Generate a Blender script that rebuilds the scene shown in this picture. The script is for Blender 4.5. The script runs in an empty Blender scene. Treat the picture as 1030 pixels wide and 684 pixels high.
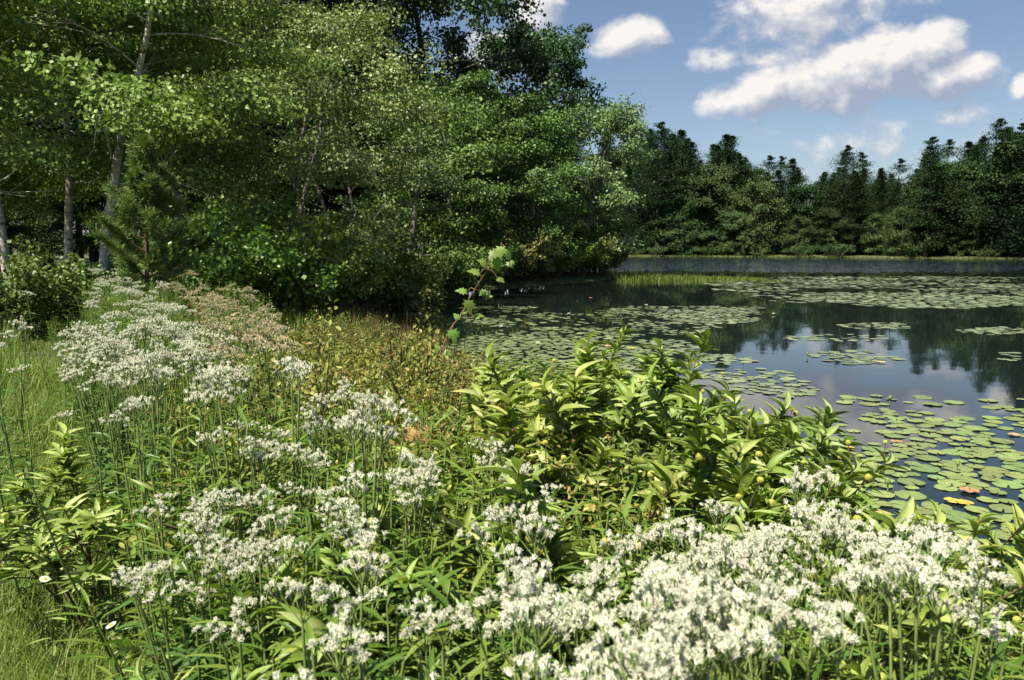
import bpy, math, random
import numpy as np
from mathutils import Matrix, Vector, Euler
PI = math.pi
scene = bpy.context.scene
C = scene.collection

# ------------------------------------------------------------------ camera
CAM = np.array([0.0, 0.0, 2.0]); F = 778.0; PITCH = math.atan(94 / F)
cam_d = bpy.data.cameras.new('camera'); cam = bpy.data.objects.new('camera', cam_d); C.objects.link(cam)
cam.location = CAM; cam.rotation_euler = (PI / 2 - PITCH, 0, 0)
cam_d.sensor_width = 36; cam_d.sensor_fit = 'HORIZONTAL'; cam_d.lens = F / 1030 * 36
cam_d.clip_start = 0.05; cam_d.clip_end = 3000
cam_d.dof.use_dof = True; cam_d.dof.focus_distance = 4.0; cam_d.dof.aperture_fstop = 11
scene.camera = cam

# ------------------------------------------------------------------ world, sun, exposure
SUN = np.array([-0.33, -0.34, 0.88]); SUN = SUN / np.linalg.norm(SUN)
SUN_EL = math.asin(SUN[2]); SUN_AZ = math.atan2(SUN[0], SUN[1])      # azimuth from +Y clockwise
scene.view_settings.view_transform = 'Standard'; scene.view_settings.look = 'None'
scene.view_settings.gamma = 1; scene.view_settings.use_curve_mapping = False
scene.view_settings.exposure = 1.1
sl = bpy.data.lights.new('sun', 'SUN'); sl.energy = 5.0; sl.angle = math.radians(0.55); sl.color = (1, 0.93, 0.78)
so = bpy.data.objects.new('sun', sl); C.objects.link(so); so.location = (0, 0, 60)
so.rotation_euler = Vector(SUN).to_track_quat('Z', 'Y').to_euler()
cy = scene.cycles
cy.max_bounces = 6; cy.diffuse_bounces = 1; cy.glossy_bounces = 3; cy.transmission_bounces = 3
cy.transparent_max_bounces = 4; cy.caustics_reflective = False; cy.caustics_refractive = False
cy.sample_clamp_indirect = 4

def ray(px, py):
    x = (px - 515) / F; y = (342 - py) / F
    c, s = math.cos(PITCH), math.sin(PITCH)
    d = np.array([x, c + y * s, -s + y * c])
    return d / d[1]            # unit in +Y

W = bpy.data.worlds.new('World'); scene.world = W; W.use_nodes = True
def build_world():
    nt = W.node_tree; N = nt.nodes; L = nt.links; N.clear()
    out = N.new('ShaderNodeOutputWorld'); bg = N.new('ShaderNodeBackground'); L.new(bg.outputs[0], out.inputs[0])
    sky = N.new('ShaderNodeTexSky'); sky.sky_type = 'NISHITA'; sky.sun_disc = False
    sky.sun_elevation = SUN_EL; sky.sun_rotation = SUN_AZ; sky.air_density = 1.0; sky.dust_density = 0.7; sky.ozone_density = 1.5
    STR = 0.053
    bg.inputs[1].default_value = STR
    tc = N.new('ShaderNodeTexCoord'); sp = N.new('ShaderNodeSeparateXYZ'); L.new(tc.outputs['Generated'], sp.inputs[0])
    def m(op, a, b=None, c=None):
        n = N.new('ShaderNodeMath'); n.operation = op
        for i, v in enumerate((a, b, c)):
            if v is None: continue
            if isinstance(v, (int, float)): n.inputs[i].default_value = v
            else: L.new(v, n.inputs[i])
        return n.outputs[0]
    y = m('MAXIMUM', sp.outputs[1], 0.02)
    u = m('DIVIDE', sp.outputs[0], y); v = m('DIVIDE', sp.outputs[2], y)
    cb = N.new('ShaderNodeCombineXYZ'); L.new(u, cb.inputs[0]); L.new(v, cb.inputs[1])
    ahead = m('GREATER_THAN', sp.outputs[1], 0.03)
    # clouds: (px, py, rx, ry, tilt deg, weight)
    cl = [(632, 37, 44, 20, 12, 1.0), (750, 98, 50, 22, 10, .95), (775, 90, 52, 28, 15, 1.15), (815, 84, 58, 32, 8, 1.3),
          (860, 76, 62, 42, 8, 1.45), (902, 62, 60, 42, 12, 1.45), (934, 48, 44, 30, 12, 1.3), (940, 78, 60, 26, 6, 1.0), (968, 72, 50, 24, 8, 1.15), (900, 84, 90, 14, 5, .5),
          (800, 20, 80, 34, 6, .6), (850, 0, 100, 24, 5, .62), (725, 58, 26, 12, 5, .5), (785, 54, 50, 22, 8, .5),
          (537, 14, 28, 34, 40, .95), (500, 52, 52, 24, 5, .85), (920, 135, 90, 18, 5, .08), (1034, 88, 20, 14, 0, .9),
          (640, -150, 160, 60, 10, .9), (1300, 20, 200, 60, 10, .9), (-200, -100, 260, 90, 0, .9), (900, -330, 260, 80, 0, .8)]
    gr = bpy.data.node_groups.new('cloud_field', 'ShaderNodeTree')
    gr.interface.new_socket('P', in_out='INPUT', socket_type='NodeSocketVector')
    gr.interface.new_socket('D', in_out='OUTPUT', socket_type='NodeSocketFloat')
    gi = gr.nodes.new('NodeGroupInput'); go = gr.nodes.new('NodeGroupOutput'); GL = gr.links
    def gm(op, a, b=None):
        n = gr.nodes.new('ShaderNodeMath'); n.operation = op
        for i, v in enumerate((a, b)):
            if v is None: continue
            if isinstance(v, (int, float)): n.inputs[i].default_value = v
            else: GL.new(v, n.inputs[i])
        return n.outputs[0]
    def noise(sc_, det, dist, rough=.55):
        mp = gr.nodes.new('ShaderNodeMapping'); mp.inputs['Scale'].default_value = (1, 1.25, 1); GL.new(gi.outputs[0], mp.inputs[0])
        n = gr.nodes.new('ShaderNodeTexNoise'); n.inputs['Scale'].default_value = sc_; n.inputs['Detail'].default_value = det
        n.inputs['Roughness'].default_value = rough; n.inputs['Distortion'].default_value = dist; GL.new(mp.outputs[0], n.inputs['Vector']); return n
    n1 = noise(15, 9, .2, .6); n2 = noise(34, 4, 0)
    warp = gr.nodes.new('ShaderNodeVectorMath'); warp.operation = 'MULTIPLY_ADD'
    GL.new(n2.outputs['Color'], warp.inputs[0]); warp.inputs[1].default_value = (.022, .016, 0); GL.new(gi.outputs[0], warp.inputs[2])
    best = None
    for (px, py, rx, ry, t, w) in cl:
        r = ray(px, py)
        mp = gr.nodes.new('ShaderNodeMapping'); mp.vector_type = 'TEXTURE'
        mp.inputs['Location'].default_value = (r[0] + .011, r[2] + .008, 0); mp.inputs['Rotation'].default_value = (0, 0, math.radians(t))
        mp.inputs['Scale'].default_value = (rx / F, ry / F, 1); GL.new(warp.outputs[0], mp.inputs[0])
        ln = gr.nodes.new('ShaderNodeVectorMath'); ln.operation = 'LENGTH'; GL.new(mp.outputs[0], ln.inputs[0])
        g = gm('MULTIPLY', gm('SUBTRACT', 1.0, gm('POWER', ln.outputs['Value'], 1.5)), w)
        g = gm('MAXIMUM', g, -1.0)
        best = g if best is None else gm('MAXIMUM', best, g)
    d = gm('ADD', best, gm('MULTIPLY', gm('SUBTRACT', n1.outputs['Fac'], .53), 2.2))
    GL.new(d, go.inputs[0])
    def field(vec):
        g = N.new('ShaderNodeGroup'); g.node_tree = gr; L.new(vec, g.inputs[0]); return g.outputs[0]
    off = N.new('ShaderNodeVectorMath'); off.operation = 'ADD'; L.new(cb.outputs[0], off.inputs[0]); off.inputs[1].default_value = (-.012, .018, 0)
    d0 = field(cb.outputs[0]); d1 = field(off.outputs[0])
    mr = N.new('ShaderNodeMapRange'); mr.interpolation_type = 'SMOOTHSTEP'; L.new(d0, mr.inputs[0])
    mr.inputs[1].default_value = -.16; mr.inputs[2].default_value = .6
    dens = m('MULTIPLY', mr.outputs[0], ahead)
    lit = N.new('ShaderNodeMapRange'); L.new(m('SUBTRACT', d0, m('MULTIPLY', d1, 1.15)), lit.inputs[0]); lit.inputs[1].default_value = -.55; lit.inputs[2].default_value = .45
    ramp = N.new('ShaderNodeValToRGB'); L.new(lit.outputs[0], ramp.inputs[0])
    e = ramp.color_ramp.elements; k = 1 / STR * .44
    e[0].position = 0; e[0].color = (.40 * k, .46 * k, .60 * k, 1); e[1].position = 1; e[1].color = (1.02 * k, .98 * k, .95 * k, 1)
    em = e.new(.5); em.color = (.66 * k, .68 * k, .75 * k, 1)
    tint = N.new('ShaderNodeMix'); tint.data_type = 'RGBA'; tint.blend_type = 'MULTIPLY'; tint.inputs[0].default_value = 1
    L.new(sky.outputs[0], tint.inputs[6]); tint.inputs[7].default_value = (1.0, .98, 1.0, 1)
    mx = N.new('ShaderNodeMix'); mx.data_type = 'RGBA'; L.new(dens, mx.inputs[0]); L.new(tint.outputs[2], mx.inputs[6]); L.new(ramp.outputs[0], mx.inputs[7])
    L.new(mx.outputs[2], bg.inputs[0])
build_world()

# ------------------------------------------------------------------ helpers
def rng(seed): return np.random.default_rng(seed)

class MB:
    """collects faces, builds ONE mesh object"""
    def __init__(s): s.v = []; s.f = []; s.m = []; s.n = 0; s.sm = []
    def add(s, V, Fc, mat=0, smooth=True):
        V = np.asarray(V, float).reshape(-1, 3); Fc = np.asarray(Fc, int)
        if len(Fc) == 0: return
        s.v.append(V); s.f.append(Fc + s.n); s.m.append(np.full(len(Fc), mat)); s.sm.append(np.full(len(Fc), smooth)); s.n += len(V)
    def mesh(s, name, mats):
        me = bpy.data.meshes.new(name)
        V = np.concatenate(s.v); me.vertices.add(len(V)); me.vertices.foreach_set('co', V.ravel())
        tot = np.concatenate([np.full(len(f), f.shape[1]) for f in s.f]); idx = np.concatenate([f.ravel() for f in s.f])
        st = np.concatenate(([0], np.cumsum(tot)[:-1]))
        me.loops.add(len(idx)); me.loops.foreach_set('vertex_index', idx.astype(np.int32))
        me.polygons.add(len(tot)); me.polygons.foreach_set('loop_start', st.astype(np.int32))
        me.polygons.foreach_set('material_index', np.concatenate(s.m).astype(np.int32))
        me.polygons.foreach_set('use_smooth', np.concatenate(s.sm).astype(bool))
        me.update(calc_edges=True)
        for m in (mats if isinstance(mats, (list, tuple)) else [mats]): me.materials.append(m)
        return me
    def build(s, name, mats, parent=None):
        return obj(name, s.mesh(name, mats), parent)

def obj(name, me, parent=None, loc=(0, 0, 0), rz=0, sc=1):
    o = bpy.data.objects.new(name, me); C.objects.link(o); o.location = loc; o.rotation_euler = (0, 0, rz); o.scale = (sc,) * 3
    if parent: o.parent = parent
    return o
def tag(o, label=None, cat=None, group=None, kind=None):
    if label: o['label'] = label
    if cat: o['category'] = cat
    if group: o['group'] = group
    if kind: o['kind'] = kind
    return o
def thing(name, loc=(0, 0, 0), rz=0, sc=1):
    o = bpy.data.objects.new(name, None); C.objects.link(o); o.empty_display_size = .1
    o.location = loc; o.rotation_euler = (0, 0, rz); o.scale = (sc,) * 3
    return o
class Kind:
    """a prototype: list of (part name, mesh, loc, rot, scale, [sub-parts])"""
    def __init__(s, name, parts): s.name = name; s.parts = parts
    def place(s, loc, rz, sc, label, cat, group=None, tilt=(0, 0)):
        t = thing(s.name, loc, rz, 1); t.rotation_euler = (tilt[0], tilt[1], rz)
        t.scale = sc if isinstance(sc, tuple) else (sc,) * 3
        for (n, me, l, r, k, subs) in s.parts:
            o = bpy.data.objects.new(n, me); C.objects.link(o); o.parent = t; o.location = l; o.rotation_euler = r; o.scale = (k,) * 3
            for (n2, me2, l2, r2, k2) in subs:
                o2 = bpy.data.objects.new(n2, me2); C.objects.link(o2); o2.parent = o; o2.location = l2; o2.rotation_euler = r2; o2.scale = (k2,) * 3
        return tag(t, label, cat, group)

def norm(a): return a / np.maximum(np.linalg.norm(a, axis=-1, keepdims=True), 1e-9)
def scatter(mb, T, Fc, P, X, Z, S, mat=0, smooth=True):
    """place template T (k,3) at points P with x axis X, rough normal Z, scale S"""
    P = np.asarray(P, float); n = len(P)
    if n == 0: return
    X = norm(np.asarray(X, float)); Z = np.asarray(Z, float); Y = norm(np.cross(Z, X)); Z = np.cross(X, Y)
    S = np.asarray(S, float)
    if S.ndim == 1: S = np.repeat(S[:, None], 3, 1)
    k = len(T)
    V = P[:, None, :] + (T[None, :, 0:1] * S[:, None, 0:1]) * X[:, None, :] + (T[None, :, 1:2] * S[:, None, 1:2]) * Y[:, None, :] + (T[None, :, 2:3] * S[:, None, 2:3]) * Z[:, None, :]
    FF = Fc[None] + (np.arange(n) * k)[:, None, None]
    mb.add(V.reshape(-1, 3), FF.reshape(-1, Fc.shape[1]), mat, smooth)

def tube(mb, P, R, sides=6, mat=0, cap=True):
    P = np.asarray(P, float); R = np.asarray(R, float) * np.ones(len(P))
    T = norm(np.gradient(P, axis=0)); up = np.array([0, 0, 1.]) if abs(T[0][2]) < .9 else np.array([1., 0, 0])
    A = norm(np.cross(T, up)); B = np.cross(T, A)
    an = np.arange(sides) * 2 * PI / sides
    V = P[:, None] + R[:, None, None] * (np.cos(an)[None, :, None] * A[:, None] + np.sin(an)[None, :, None] * B[:, None])
    i = np.arange(len(P) - 1)[:, None] * sides; j = np.arange(sides)[None]; j2 = (j + 1) % sides
    Q = np.stack([i + j, i + j2, i + sides + j2, i + sides + j], -1).reshape(-1, 4)
    mb.add(V.reshape(-1, 3), Q, mat)
def curve(p0, d, length, n, bend, r, wig=.08):
    """a wandering path starting at p0 along d, bending by vector bend"""
    P = [np.array(p0, float)]; d = norm(np.array(d, float))
    for i in range(n):
        d = norm(d + np.asarray(bend) / n + r.normal(0, wig, 3)); P.append(P[-1] + d * length / n)
    return np.array(P)

# leaf templates, x = length 0..1, y = half width scaled
DIAMOND = (np.array([[0, 0, 0], [.45, -.5, .05], [1, 0, 0], [.45, .5, .05]]), np.array([[0, 1, 2, 3]]))
def leaf(n=4, wid=.28, fold=.35, droop=.18, tipw=1.0):
    V = []; Q = []
    for i in range(n + 1):
        t = i / n; w = wid * (math.sin(PI * min(1, t ** .85 * .97 + .03)) ** .8) * .5 * 1.0 + .004
        z = -droop * t * t * 1.2
        V += [[t, -w, z + fold * w], [t, 0, z], [t, w, z + fold * w]]
    for i in range(n):
        a = i * 3
        Q += [[a, a + 3, a + 4, a + 1], [a + 1, a + 4, a + 5, a + 2]]
    return np.array(V), np.array(Q)
LANCE = leaf(3, .17, .45, .28); ELL = leaf(5, .27, .9, .42); NARROW = leaf(3, .11, .5, .35); OVAL = leaf(3, .5, .3, .12)

# ------------------------------------------------------------------ materials
def node_mat(name):
    m = bpy.data.materials.new(name); m.use_nodes = True; nt = m.node_tree; nt.nodes.clear(); return m, nt.nodes, nt.links
def ramp_of(N, cols, pos=None):
    r = N.new('ShaderNodeValToRGB'); e = r.color_ramp.elements
    for i, c in enumerate(cols):
        p = pos[i] if pos else i / max(1, len(cols) - 1)
        if i < 2: e[i].position = p; e[i].color = (*c, 1)
        else: x = e.new(p); x.color = (*c, 1)
    return r
def leaf_mat(name, cols, trans=.3, rough=.45, spec=.4, pos=None, hue=.02, val=.25, tcol=(1.0, 1.15, .5), mottle=0):
    m, N, L = node_mat(name)
    g = N.new('ShaderNodeNewGeometry'); r = ramp_of(N, cols, pos); L.new(g.outputs['Random Per Island'], r.inputs[0])
    oi = N.new('ShaderNodeObjectInfo'); hs = N.new('ShaderNodeHueSaturation'); L.new(r.outputs[0], hs.inputs['Color'])
    a = N.new('ShaderNodeMapRange'); L.new(oi.outputs['Random'], a.inputs[0]); a.inputs[3].default_value = .5 - hue; a.inputs[4].default_value = .5 + hue; L.new(a.outputs[0], hs.inputs['Hue'])
    ml = N.new('ShaderNodeMath'); ml.operation = 'FRACT'; m2 = N.new('ShaderNodeMath'); m2.operation = 'MULTIPLY'; m2.inputs[1].default_value = 7.31
    L.new(oi.outputs['Random'], m2.inputs[0]); L.new(m2.outputs[0], ml.inputs[0])
    b = N.new('ShaderNodeMapRange'); L.new(ml.outputs[0], b.inputs[0]); b.inputs[3].default_value = 1 - val; b.inputs[4].default_value = 1 + val; L.new(b.outputs[0], hs.inputs['Value'])
    if mottle:
        tc = N.new('ShaderNodeTexCoord'); nz = N.new('ShaderNodeTexNoise'); nz.inputs['Scale'].default_value = mottle; nz.inputs['Detail'].default_value = 4; L.new(tc.outputs['Object'], nz.inputs['Vector'])
        rr_ = ramp_of(N, [(.75, .78, .75), (1.08, 1.08, 1.08), (1.15, .95, .6), (.9, .6, .35)], [.3, .62, .70, .76]); L.new(nz.outputs['Fac'], rr_.inputs[0])
        mm = N.new('ShaderNodeMix'); mm.data_type = 'RGBA'; mm.blend_type = 'MULTIPLY'; mm.inputs[0].default_value = 1; L.new(r.outputs[0], mm.inputs[6]); L.new(rr_.outputs[0], mm.inputs[7]); L.new(mm.outputs[2], hs.inputs['Color'])
    p = N.new('ShaderNodeBsdfPrincipled'); L.new(hs.outputs[0], p.inputs['Base Color']); p.inputs['Roughness'].default_value = rough; p.inputs['Specular IOR Level'].default_value = spec
    out = N.new('ShaderNodeOutputMaterial')
    if trans > 0:
        t = N.new('ShaderNodeBsdfTranslucent'); mu = N.new('ShaderNodeMix'); mu.data_type = 'RGBA'; mu.blend_type = 'MULTIPLY'; mu.inputs[0].default_value = 1
        L.new(hs.outputs[0], mu.inputs[6]); mu.inputs[7].default_value = (*tcol, 1); L.new(mu.outputs[2], t.inputs[0])
        mx = N.new('ShaderNodeMixShader'); mx.inputs[0].default_value = trans; L.new(p.outputs[0], mx.inputs[1]); L.new(t.outputs[0], mx.inputs[2]); L.new(mx.outputs[0], out.inputs[0])
    else: L.new(p.outputs[0], out.inputs[0])
    return m
def noise_mat(name, cols, scale=8, rough=.85, stretch=(1, 1, 1), detail=6, bump=.0, pos=None, spec=.3):
    m, N, L = node_mat(name)
    tc = N.new('ShaderNodeTexCoord'); mp = N.new('ShaderNodeMapping'); mp.inputs['Scale'].default_value = stretch; L.new(tc.outputs['Object'], mp.inputs[0])
    n = N.new('ShaderNodeTexNoise'); n.inputs['Scale'].default_value = scale; n.inputs['Detail'].default_value = detail; n.inputs['Roughness'].default_value = .6; L.new(mp.outputs[0], n.inputs['Vector'])
    r = ramp_of(N, cols, pos or [.3 + .4 * i / (len(cols) - 1) for i in range(len(cols))]); L.new(n.outputs['Fac'], r.inputs[0])
    p = N.new('ShaderNodeBsdfPrincipled'); L.new(r.outputs[0], p.inputs['Base Color']); p.inputs['Roughness'].default_value = rough; p.inputs['Specular IOR Level'].default_value = spec
    if bump:
        b = N.new('ShaderNodeBump'); b.inputs['Strength'].default_value = bump; b.inputs['Distance'].default_value = .05; L.new(n.outputs['Fac'], b.inputs['Height']); L.new(b.outputs[0], p.inputs['Normal'])
    out = N.new('ShaderNodeOutputMaterial'); L.new(p.outputs[0], out.inputs[0]); return m

M = {}
M['bark'] = noise_mat('grey_bark', [(.05, .04, .03), (.14, .12, .10), (.24, .22, .19)], 5, .9, (3, 3, .6), bump=.6)
M['birch'] = noise_mat('pale_bark', [(.10, .08, .06), (.42, .38, .31), (.62, .58, .50)], 4, .8, (1.5, 1.5, 5), bump=.3, pos=[.32, .46, .7])
M['darkbark'] = noise_mat('dark_bark', [(.02, .017, .014), (.07, .055, .045)], 6, .9, (3, 3, .6), bump=.6)
M['yellowgreen'] = leaf_mat('yellow_green_leaf', [(.12, .185, .034), (.18, .255, .052), (.25, .325, .09)], .24, .45, .25)
M['greygreen'] = leaf_mat('grey_green_leaf', [(.105, .16, .042), (.17, .235, .075), (.25, .31, .13)], .2, .45, .3)
M['midgreen'] = leaf_mat('mid_green_leaf', [(.07, .13, .025), (.11, .185, .04), (.165, .245, .065)], .22, .45, .25)
M['darkgreen'] = leaf_mat('dark_green_shade_leaf', [(.016, .038, .010), (.028, .062, .016), (.05, .092, .028)], .15, .45, .35)  # dark green, lowered further to paint canopy shade into the colour
M['palegreen'] = leaf_mat('pale_green_leaf', [(.09, .14, .05), (.15, .20, .075), (.21, .27, .12)], .3, .45, .3)
M['olive'] = leaf_mat('olive_shrub_leaf', [(.085, .11, .02), (.14, .17, .035), (.20, .22, .06)], .25, .45, .4)
M['shrubgreen'] = leaf_mat('bright_shrub_leaf', [(.065, .125, .014), (.11, .185, .022), (.165, .245, .04)], .28, .38, .5)
M['farpine'] = leaf_mat('far_pine_needle', [(.015, .033, .013), (.024, .049, .019), (.038, .070, .030)], .08, .8, .05, val=.3)
M['fardecid'] = leaf_mat('far_broad_leaf', [(.020, .040, .014), (.033, .062, .020), (.052, .088, .032)], .12, .7, .08, val=.35, hue=.025)
M['farshrub'] = leaf_mat('far_shrub_leaf', [(.042, .072, .022), (.065, .105, .034), (.095, .14, .055)], .15, .7, .1)
M['pinelet'] = leaf_mat('young_pine_needle', [(.07, .125, .025), (.12, .19, .04), (.18, .26, .065)], .2, .5, .4)
M['fern'] = leaf_mat('dead_brown_frond', [(.12, .045, .02), (.22, .085, .04), (.30, .14, .07)], .2, .7, .2)
M['stem'] = noise_mat('green_stem', [(.12, .17, .04), (.20, .26, .08)], 12, .6)
M['redstem'] = noise_mat('reddish_stem', [(.18, .10, .05), (.26, .16, .08)], 12, .6)
M['brownstem'] = noise_mat('brown_twig', [(.06, .04, .025), (.15, .10, .06)], 12, .8)
M['boneleaf'] = leaf_mat('thoroughwort_leaf', [(.05, .11, .02), (.08, .16, .03), (.13, .21, .055)], .3, .45, .4)
M['herb'] = leaf_mat('meadow_herb_leaf', [(.052, .108, .012), (.09, .165, .018), (.145, .225, .032), (.20, .25, .055)], .33, .42, .45, val=0, hue=0)
M['grass'] = leaf_mat('grass_blade', [(.06, .115, .014), (.105, .18, .025), (.16, .24, .045), (.25, .28, .08)], .35, .5, .3, [0, .4, .8, 1], val=0, hue=0)
M['trailgrass'] = leaf_mat('trail_grass_blade', [(.08, .145, .018), (.13, .205, .03), (.20, .265, .05), (.34, .33, .13)], .35, .5, .3, [0, .4, .8, 1], val=0, hue=0)
M['marsh'] = leaf_mat('marsh_grass_blade', [(.07, .12, .015), (.11, .17, .025), (.17, .21, .05)], .3, .5, .3, val=0, hue=0)
M['petal'] = leaf_mat('white_floret', [(.66, .69, .50), (.80, .81, .65), (.88, .87, .74), (.50, .36, .22)], .3, .6, .2, pos=[0, .4, .955, 1], val=.05, hue=.005, tcol=(1, 1, .9))
M['cup'] = leaf_mat('floret_cup', [(.24, .34, .14), (.38, .47, .26)], .25, .6, .2, val=.05)
M['blush'] = leaf_mat('faded_pink_floret', [(.50, .36, .24), (.62, .52, .37), (.68, .64, .48)], .3, .7, .2, val=.1)
M['ball'] = leaf_mat('buttonbush_ball', [(.42, .44, .08), (.55, .53, .12)], .1, .7, .2, val=.15)
M['bushleaf'] = leaf_mat('buttonbush_leaf', [(.12, .175, .022), (.19, .26, .042), (.28, .345, .085), (.38, .42, .16)], .25, .45, .3, val=.08, mottle=28)
M['leather'] = leaf_mat('olive_gold_leaf', [(.09, .12, .02), (.17, .185, .035), (.32, .29, .075), (.27, .13, .06)], .25, .5, .3, [0, .4, .9, 1], hue=.02)
M['maple'] = leaf_mat('maple_leaf', [(.12, .21, .035), (.18, .28, .06)], .4, .45, .4)
M['autumn'] = leaf_mat('orange_tan_leaf', [(.34, .14, .05), (.42, .24, .10), (.20, .20, .05)], .3, .6, .3)
M['pad'] = leaf_mat('lily_pad', [(.10, .165, .04), (.14, .20, .05), (.18, .23, .065), (.24, .25, .08)], 0, .35, .5, val=.22, hue=.02, mottle=2.2)
M['padyellow'] = leaf_mat('yellowed_pad', [(.42, .34, .04), (.5, .42, .07)], 0, .45, .4)
M['padrust'] = leaf_mat('orange_pad', [(.36, .20, .08), (.42, .28, .12)], 0, .5, .4)
M['padfar'] = leaf_mat('distant_pad', [(.10, .145, .06), (.15, .19, .085), (.20, .235, .115)], 0, .38, .5, val=0, hue=0)
M['dark'] = noise_mat('wet_dark_wood', [(.01, .008, .006), (.04, .03, .02)], 20, .5)
M['yellow'] = leaf_mat('flower_centre', [(.6, .42, .03), (.7, .5, .05)], 0, .6, .3)

# ------------------------------------------------------------------ terrain
SHORE = np.array([(60, -60), (14, -18), (4.6, -3), (2.9, 1.0), (2.3, 2.4), (2.0, 3.6), (1.3, 5.2), (.2, 6.8), (-.9, 9.5), (-1.7, 13), (-3.2, 18), (-6.2, 25), (-7.6, 29.5), (-6.5, 32),
                  (-4.0, 34), (0, 38), (4, 44), (7.6, 50), (8.2, 54), (6, 60), (-3, 74), (-20, 100), (-26, 128), (-8, 150), (22, 160), (48, 152), (70, 134), (92, 116), (118, 96), (150, 70), (175, 30), (180, -30), (130, -70)], float)
def sdist(x, y):
    """signed distance to the shoreline, positive on land"""
    P = np.stack([np.asarray(x, float).ravel(), np.asarray(y, float).ravel()], 1); best = np.full(len(P), 1e9); inside = np.zeros(len(P), bool)
    for i in range(len(SHORE)):
        a = SHORE[i]; b = SHORE[(i + 1) % len(SHORE)]; e = b - a
        t = np.clip(((P - a) @ e) / (e @ e), 0, 1); q = a + t[:, None] * e
        best = np.minimum(best, np.hypot(*(P - q).T))
        c = ((a[1] > P[:, 1]) != (b[1] > P[:, 1])) & (P[:, 0] < (b[0] - a[0]) * (P[:, 1] - a[1]) / (b[1] - a[1] + 1e-12) + a[0]); inside ^= c
    return np.where(inside, -best, best).reshape(np.shape(x))
def ground(x, y, fine=True):
    x = np.asarray(x, float); y = np.asarray(y, float); s = sdist(x, y)
    s = s + .12 * np.sin(x * 1.7 + 1) * np.cos(y * 1.3) * np.clip(1, 0, 1)
    rise = np.interp(y, [20, 34, 60], [.46, .22, .12])
    h = np.where(s > 0, rise * (1 - np.exp(-np.maximum(s, 0) / .9)) + .030 * np.clip(s, 0, 40) + .04 * np.clip(s - 40, 0, 120), np.maximum(s * .35, -1.4))
    return h + np.where(s > 0, 1, 0) * .03 * (np.sin(x * 2.1) * np.cos(y * 1.7))
def G(x, y): return float(ground(np.array([x]), np.array([y]))[0])
def at(px, py, h, dmin=.5, dmax=70):
    """walk the sight line until it is h above the ground: where a plant h tall shows its top there"""
    r = ray(px, py); ds = np.geomspace(dmin, dmax, 240); X = CAM[0] + r[0] * ds; Yv = ds; Z = CAM[2] + r[2] * ds
    g = np.maximum(ground(X, Yv), 0) + h; k = np.nonzero(Z < g)[0]
    i = k[0] if len(k) else len(ds) - 1
    return float(X[i]), float(Yv[i])
def onwater(px, py):
    r = ray(px, py); d = CAM[2] / -r[2]; return r[0] * d, d

ax = np.sinh(np.linspace(-1, 1, 300) * 5.6) / math.sinh(5.6) * 700
ay = np.sinh(np.linspace(-1, 1, 300) * 5.6) / math.sinh(5.6) * 700
gx, gy = np.meshgrid(ax, ay + 3, indexing='xy'); gz = ground(gx, gy)
mb = MB(); n = 300; i = np.arange(n - 1)
Q = (i[:, None] * n + i[None, :])[..., None] + np.array([0, 1, n + 1, n]); mb.add(np.stack([gx, gy, gz], -1).reshape(-1, 3), Q.reshape(-1, 4))
M['soil'] = noise_mat('meadow_soil', [(.035, .045, .012), (.06, .075, .02), (.16, .13, .08), (.36, .31, .22)], 1.6, .95, detail=9, bump=.5, pos=[.3, .52, .62, .75])
tag(mb.build('ground', M['soil']), 'grassy bank and forest floor around the pond', 'ground', kind='structure')

def water_mat():
    m, N, L = node_mat('pond_water')
    g = N.new('ShaderNodeNewGeometry'); sp = N.new('ShaderNodeSeparateXYZ'); L.new(g.outputs['Position'], sp.inputs[0])
    n1 = N.new('ShaderNodeTexNoise'); n1.inputs['Scale'].default_value = .05; n1.inputs['Detail'].default_value = 3; L.new(g.outputs['Position'], n1.inputs['Vector'])
    a = N.new('ShaderNodeMath'); a.operation = 'MULTIPLY_ADD'; L.new(n1.outputs['Fac'], a.inputs[0]); a.inputs[1].default_value = 10; L.new(sp.outputs[1], a.inputs[2])
    mr = N.new('ShaderNodeMapRange'); mr.interpolation_type = 'SMOOTHSTEP'; L.new(a.outputs[0], mr.inputs[0]); mr.inputs[1].default_value = 61; mr.inputs[2].default_value = 77; mr.inputs[3].default_value = .008; mr.inputs[4].default_value = 2.2
    def nz(scale, st):
        mp = N.new('ShaderNodeMapping'); mp.inputs['Scale'].default_value = st; L.new(g.outputs['Position'], mp.inputs[0])
        n = N.new('ShaderNodeTexNoise'); n.inputs['Scale'].default_value = scale; n.inputs['Detail'].default_value = 3; L.new(mp.outputs[0], n.inputs['Vector']); return n
    na = nz(1.6, (1, 1.8, 1))
    v = N.new('ShaderNodeVectorMath'); v.operation = 'SUBTRACT'; L.new(na.outputs['Color'], v.inputs[0]); v.inputs[1].default_value = (.5, .5, .5)
    sc = N.new('ShaderNodeVectorMath'); sc.operation = 'SCALE'; L.new(v.outputs[0], sc.inputs[0]); L.new(mr.outputs[0], sc.inputs['Scale'])
    nn = N.new('ShaderNodeVectorMath'); nn.operation = 'MULTIPLY_ADD'; L.new(sc.outputs[0], nn.inputs[0]); nn.inputs[1].default_value = (1, 1, 0); nn.inputs[2].default_value = (0, 0, 1)
    no = N.new('ShaderNodeVectorMath'); no.operation = 'NORMALIZE'; L.new(nn.outputs[0], no.inputs[0])
    p = N.new('ShaderNodeBsdfPrincipled'); p.inputs['Base Color'].default_value = (.008, .013, .012, 1); p.inputs['Roughness'].default_value = .03; p.inputs['IOR'].default_value = 1.42
    L.new(no.outputs[0], p.inputs['Normal']); out = N.new('ShaderNodeOutputMaterial'); L.new(p.outputs[0], out.inputs[0]); return m
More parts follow.
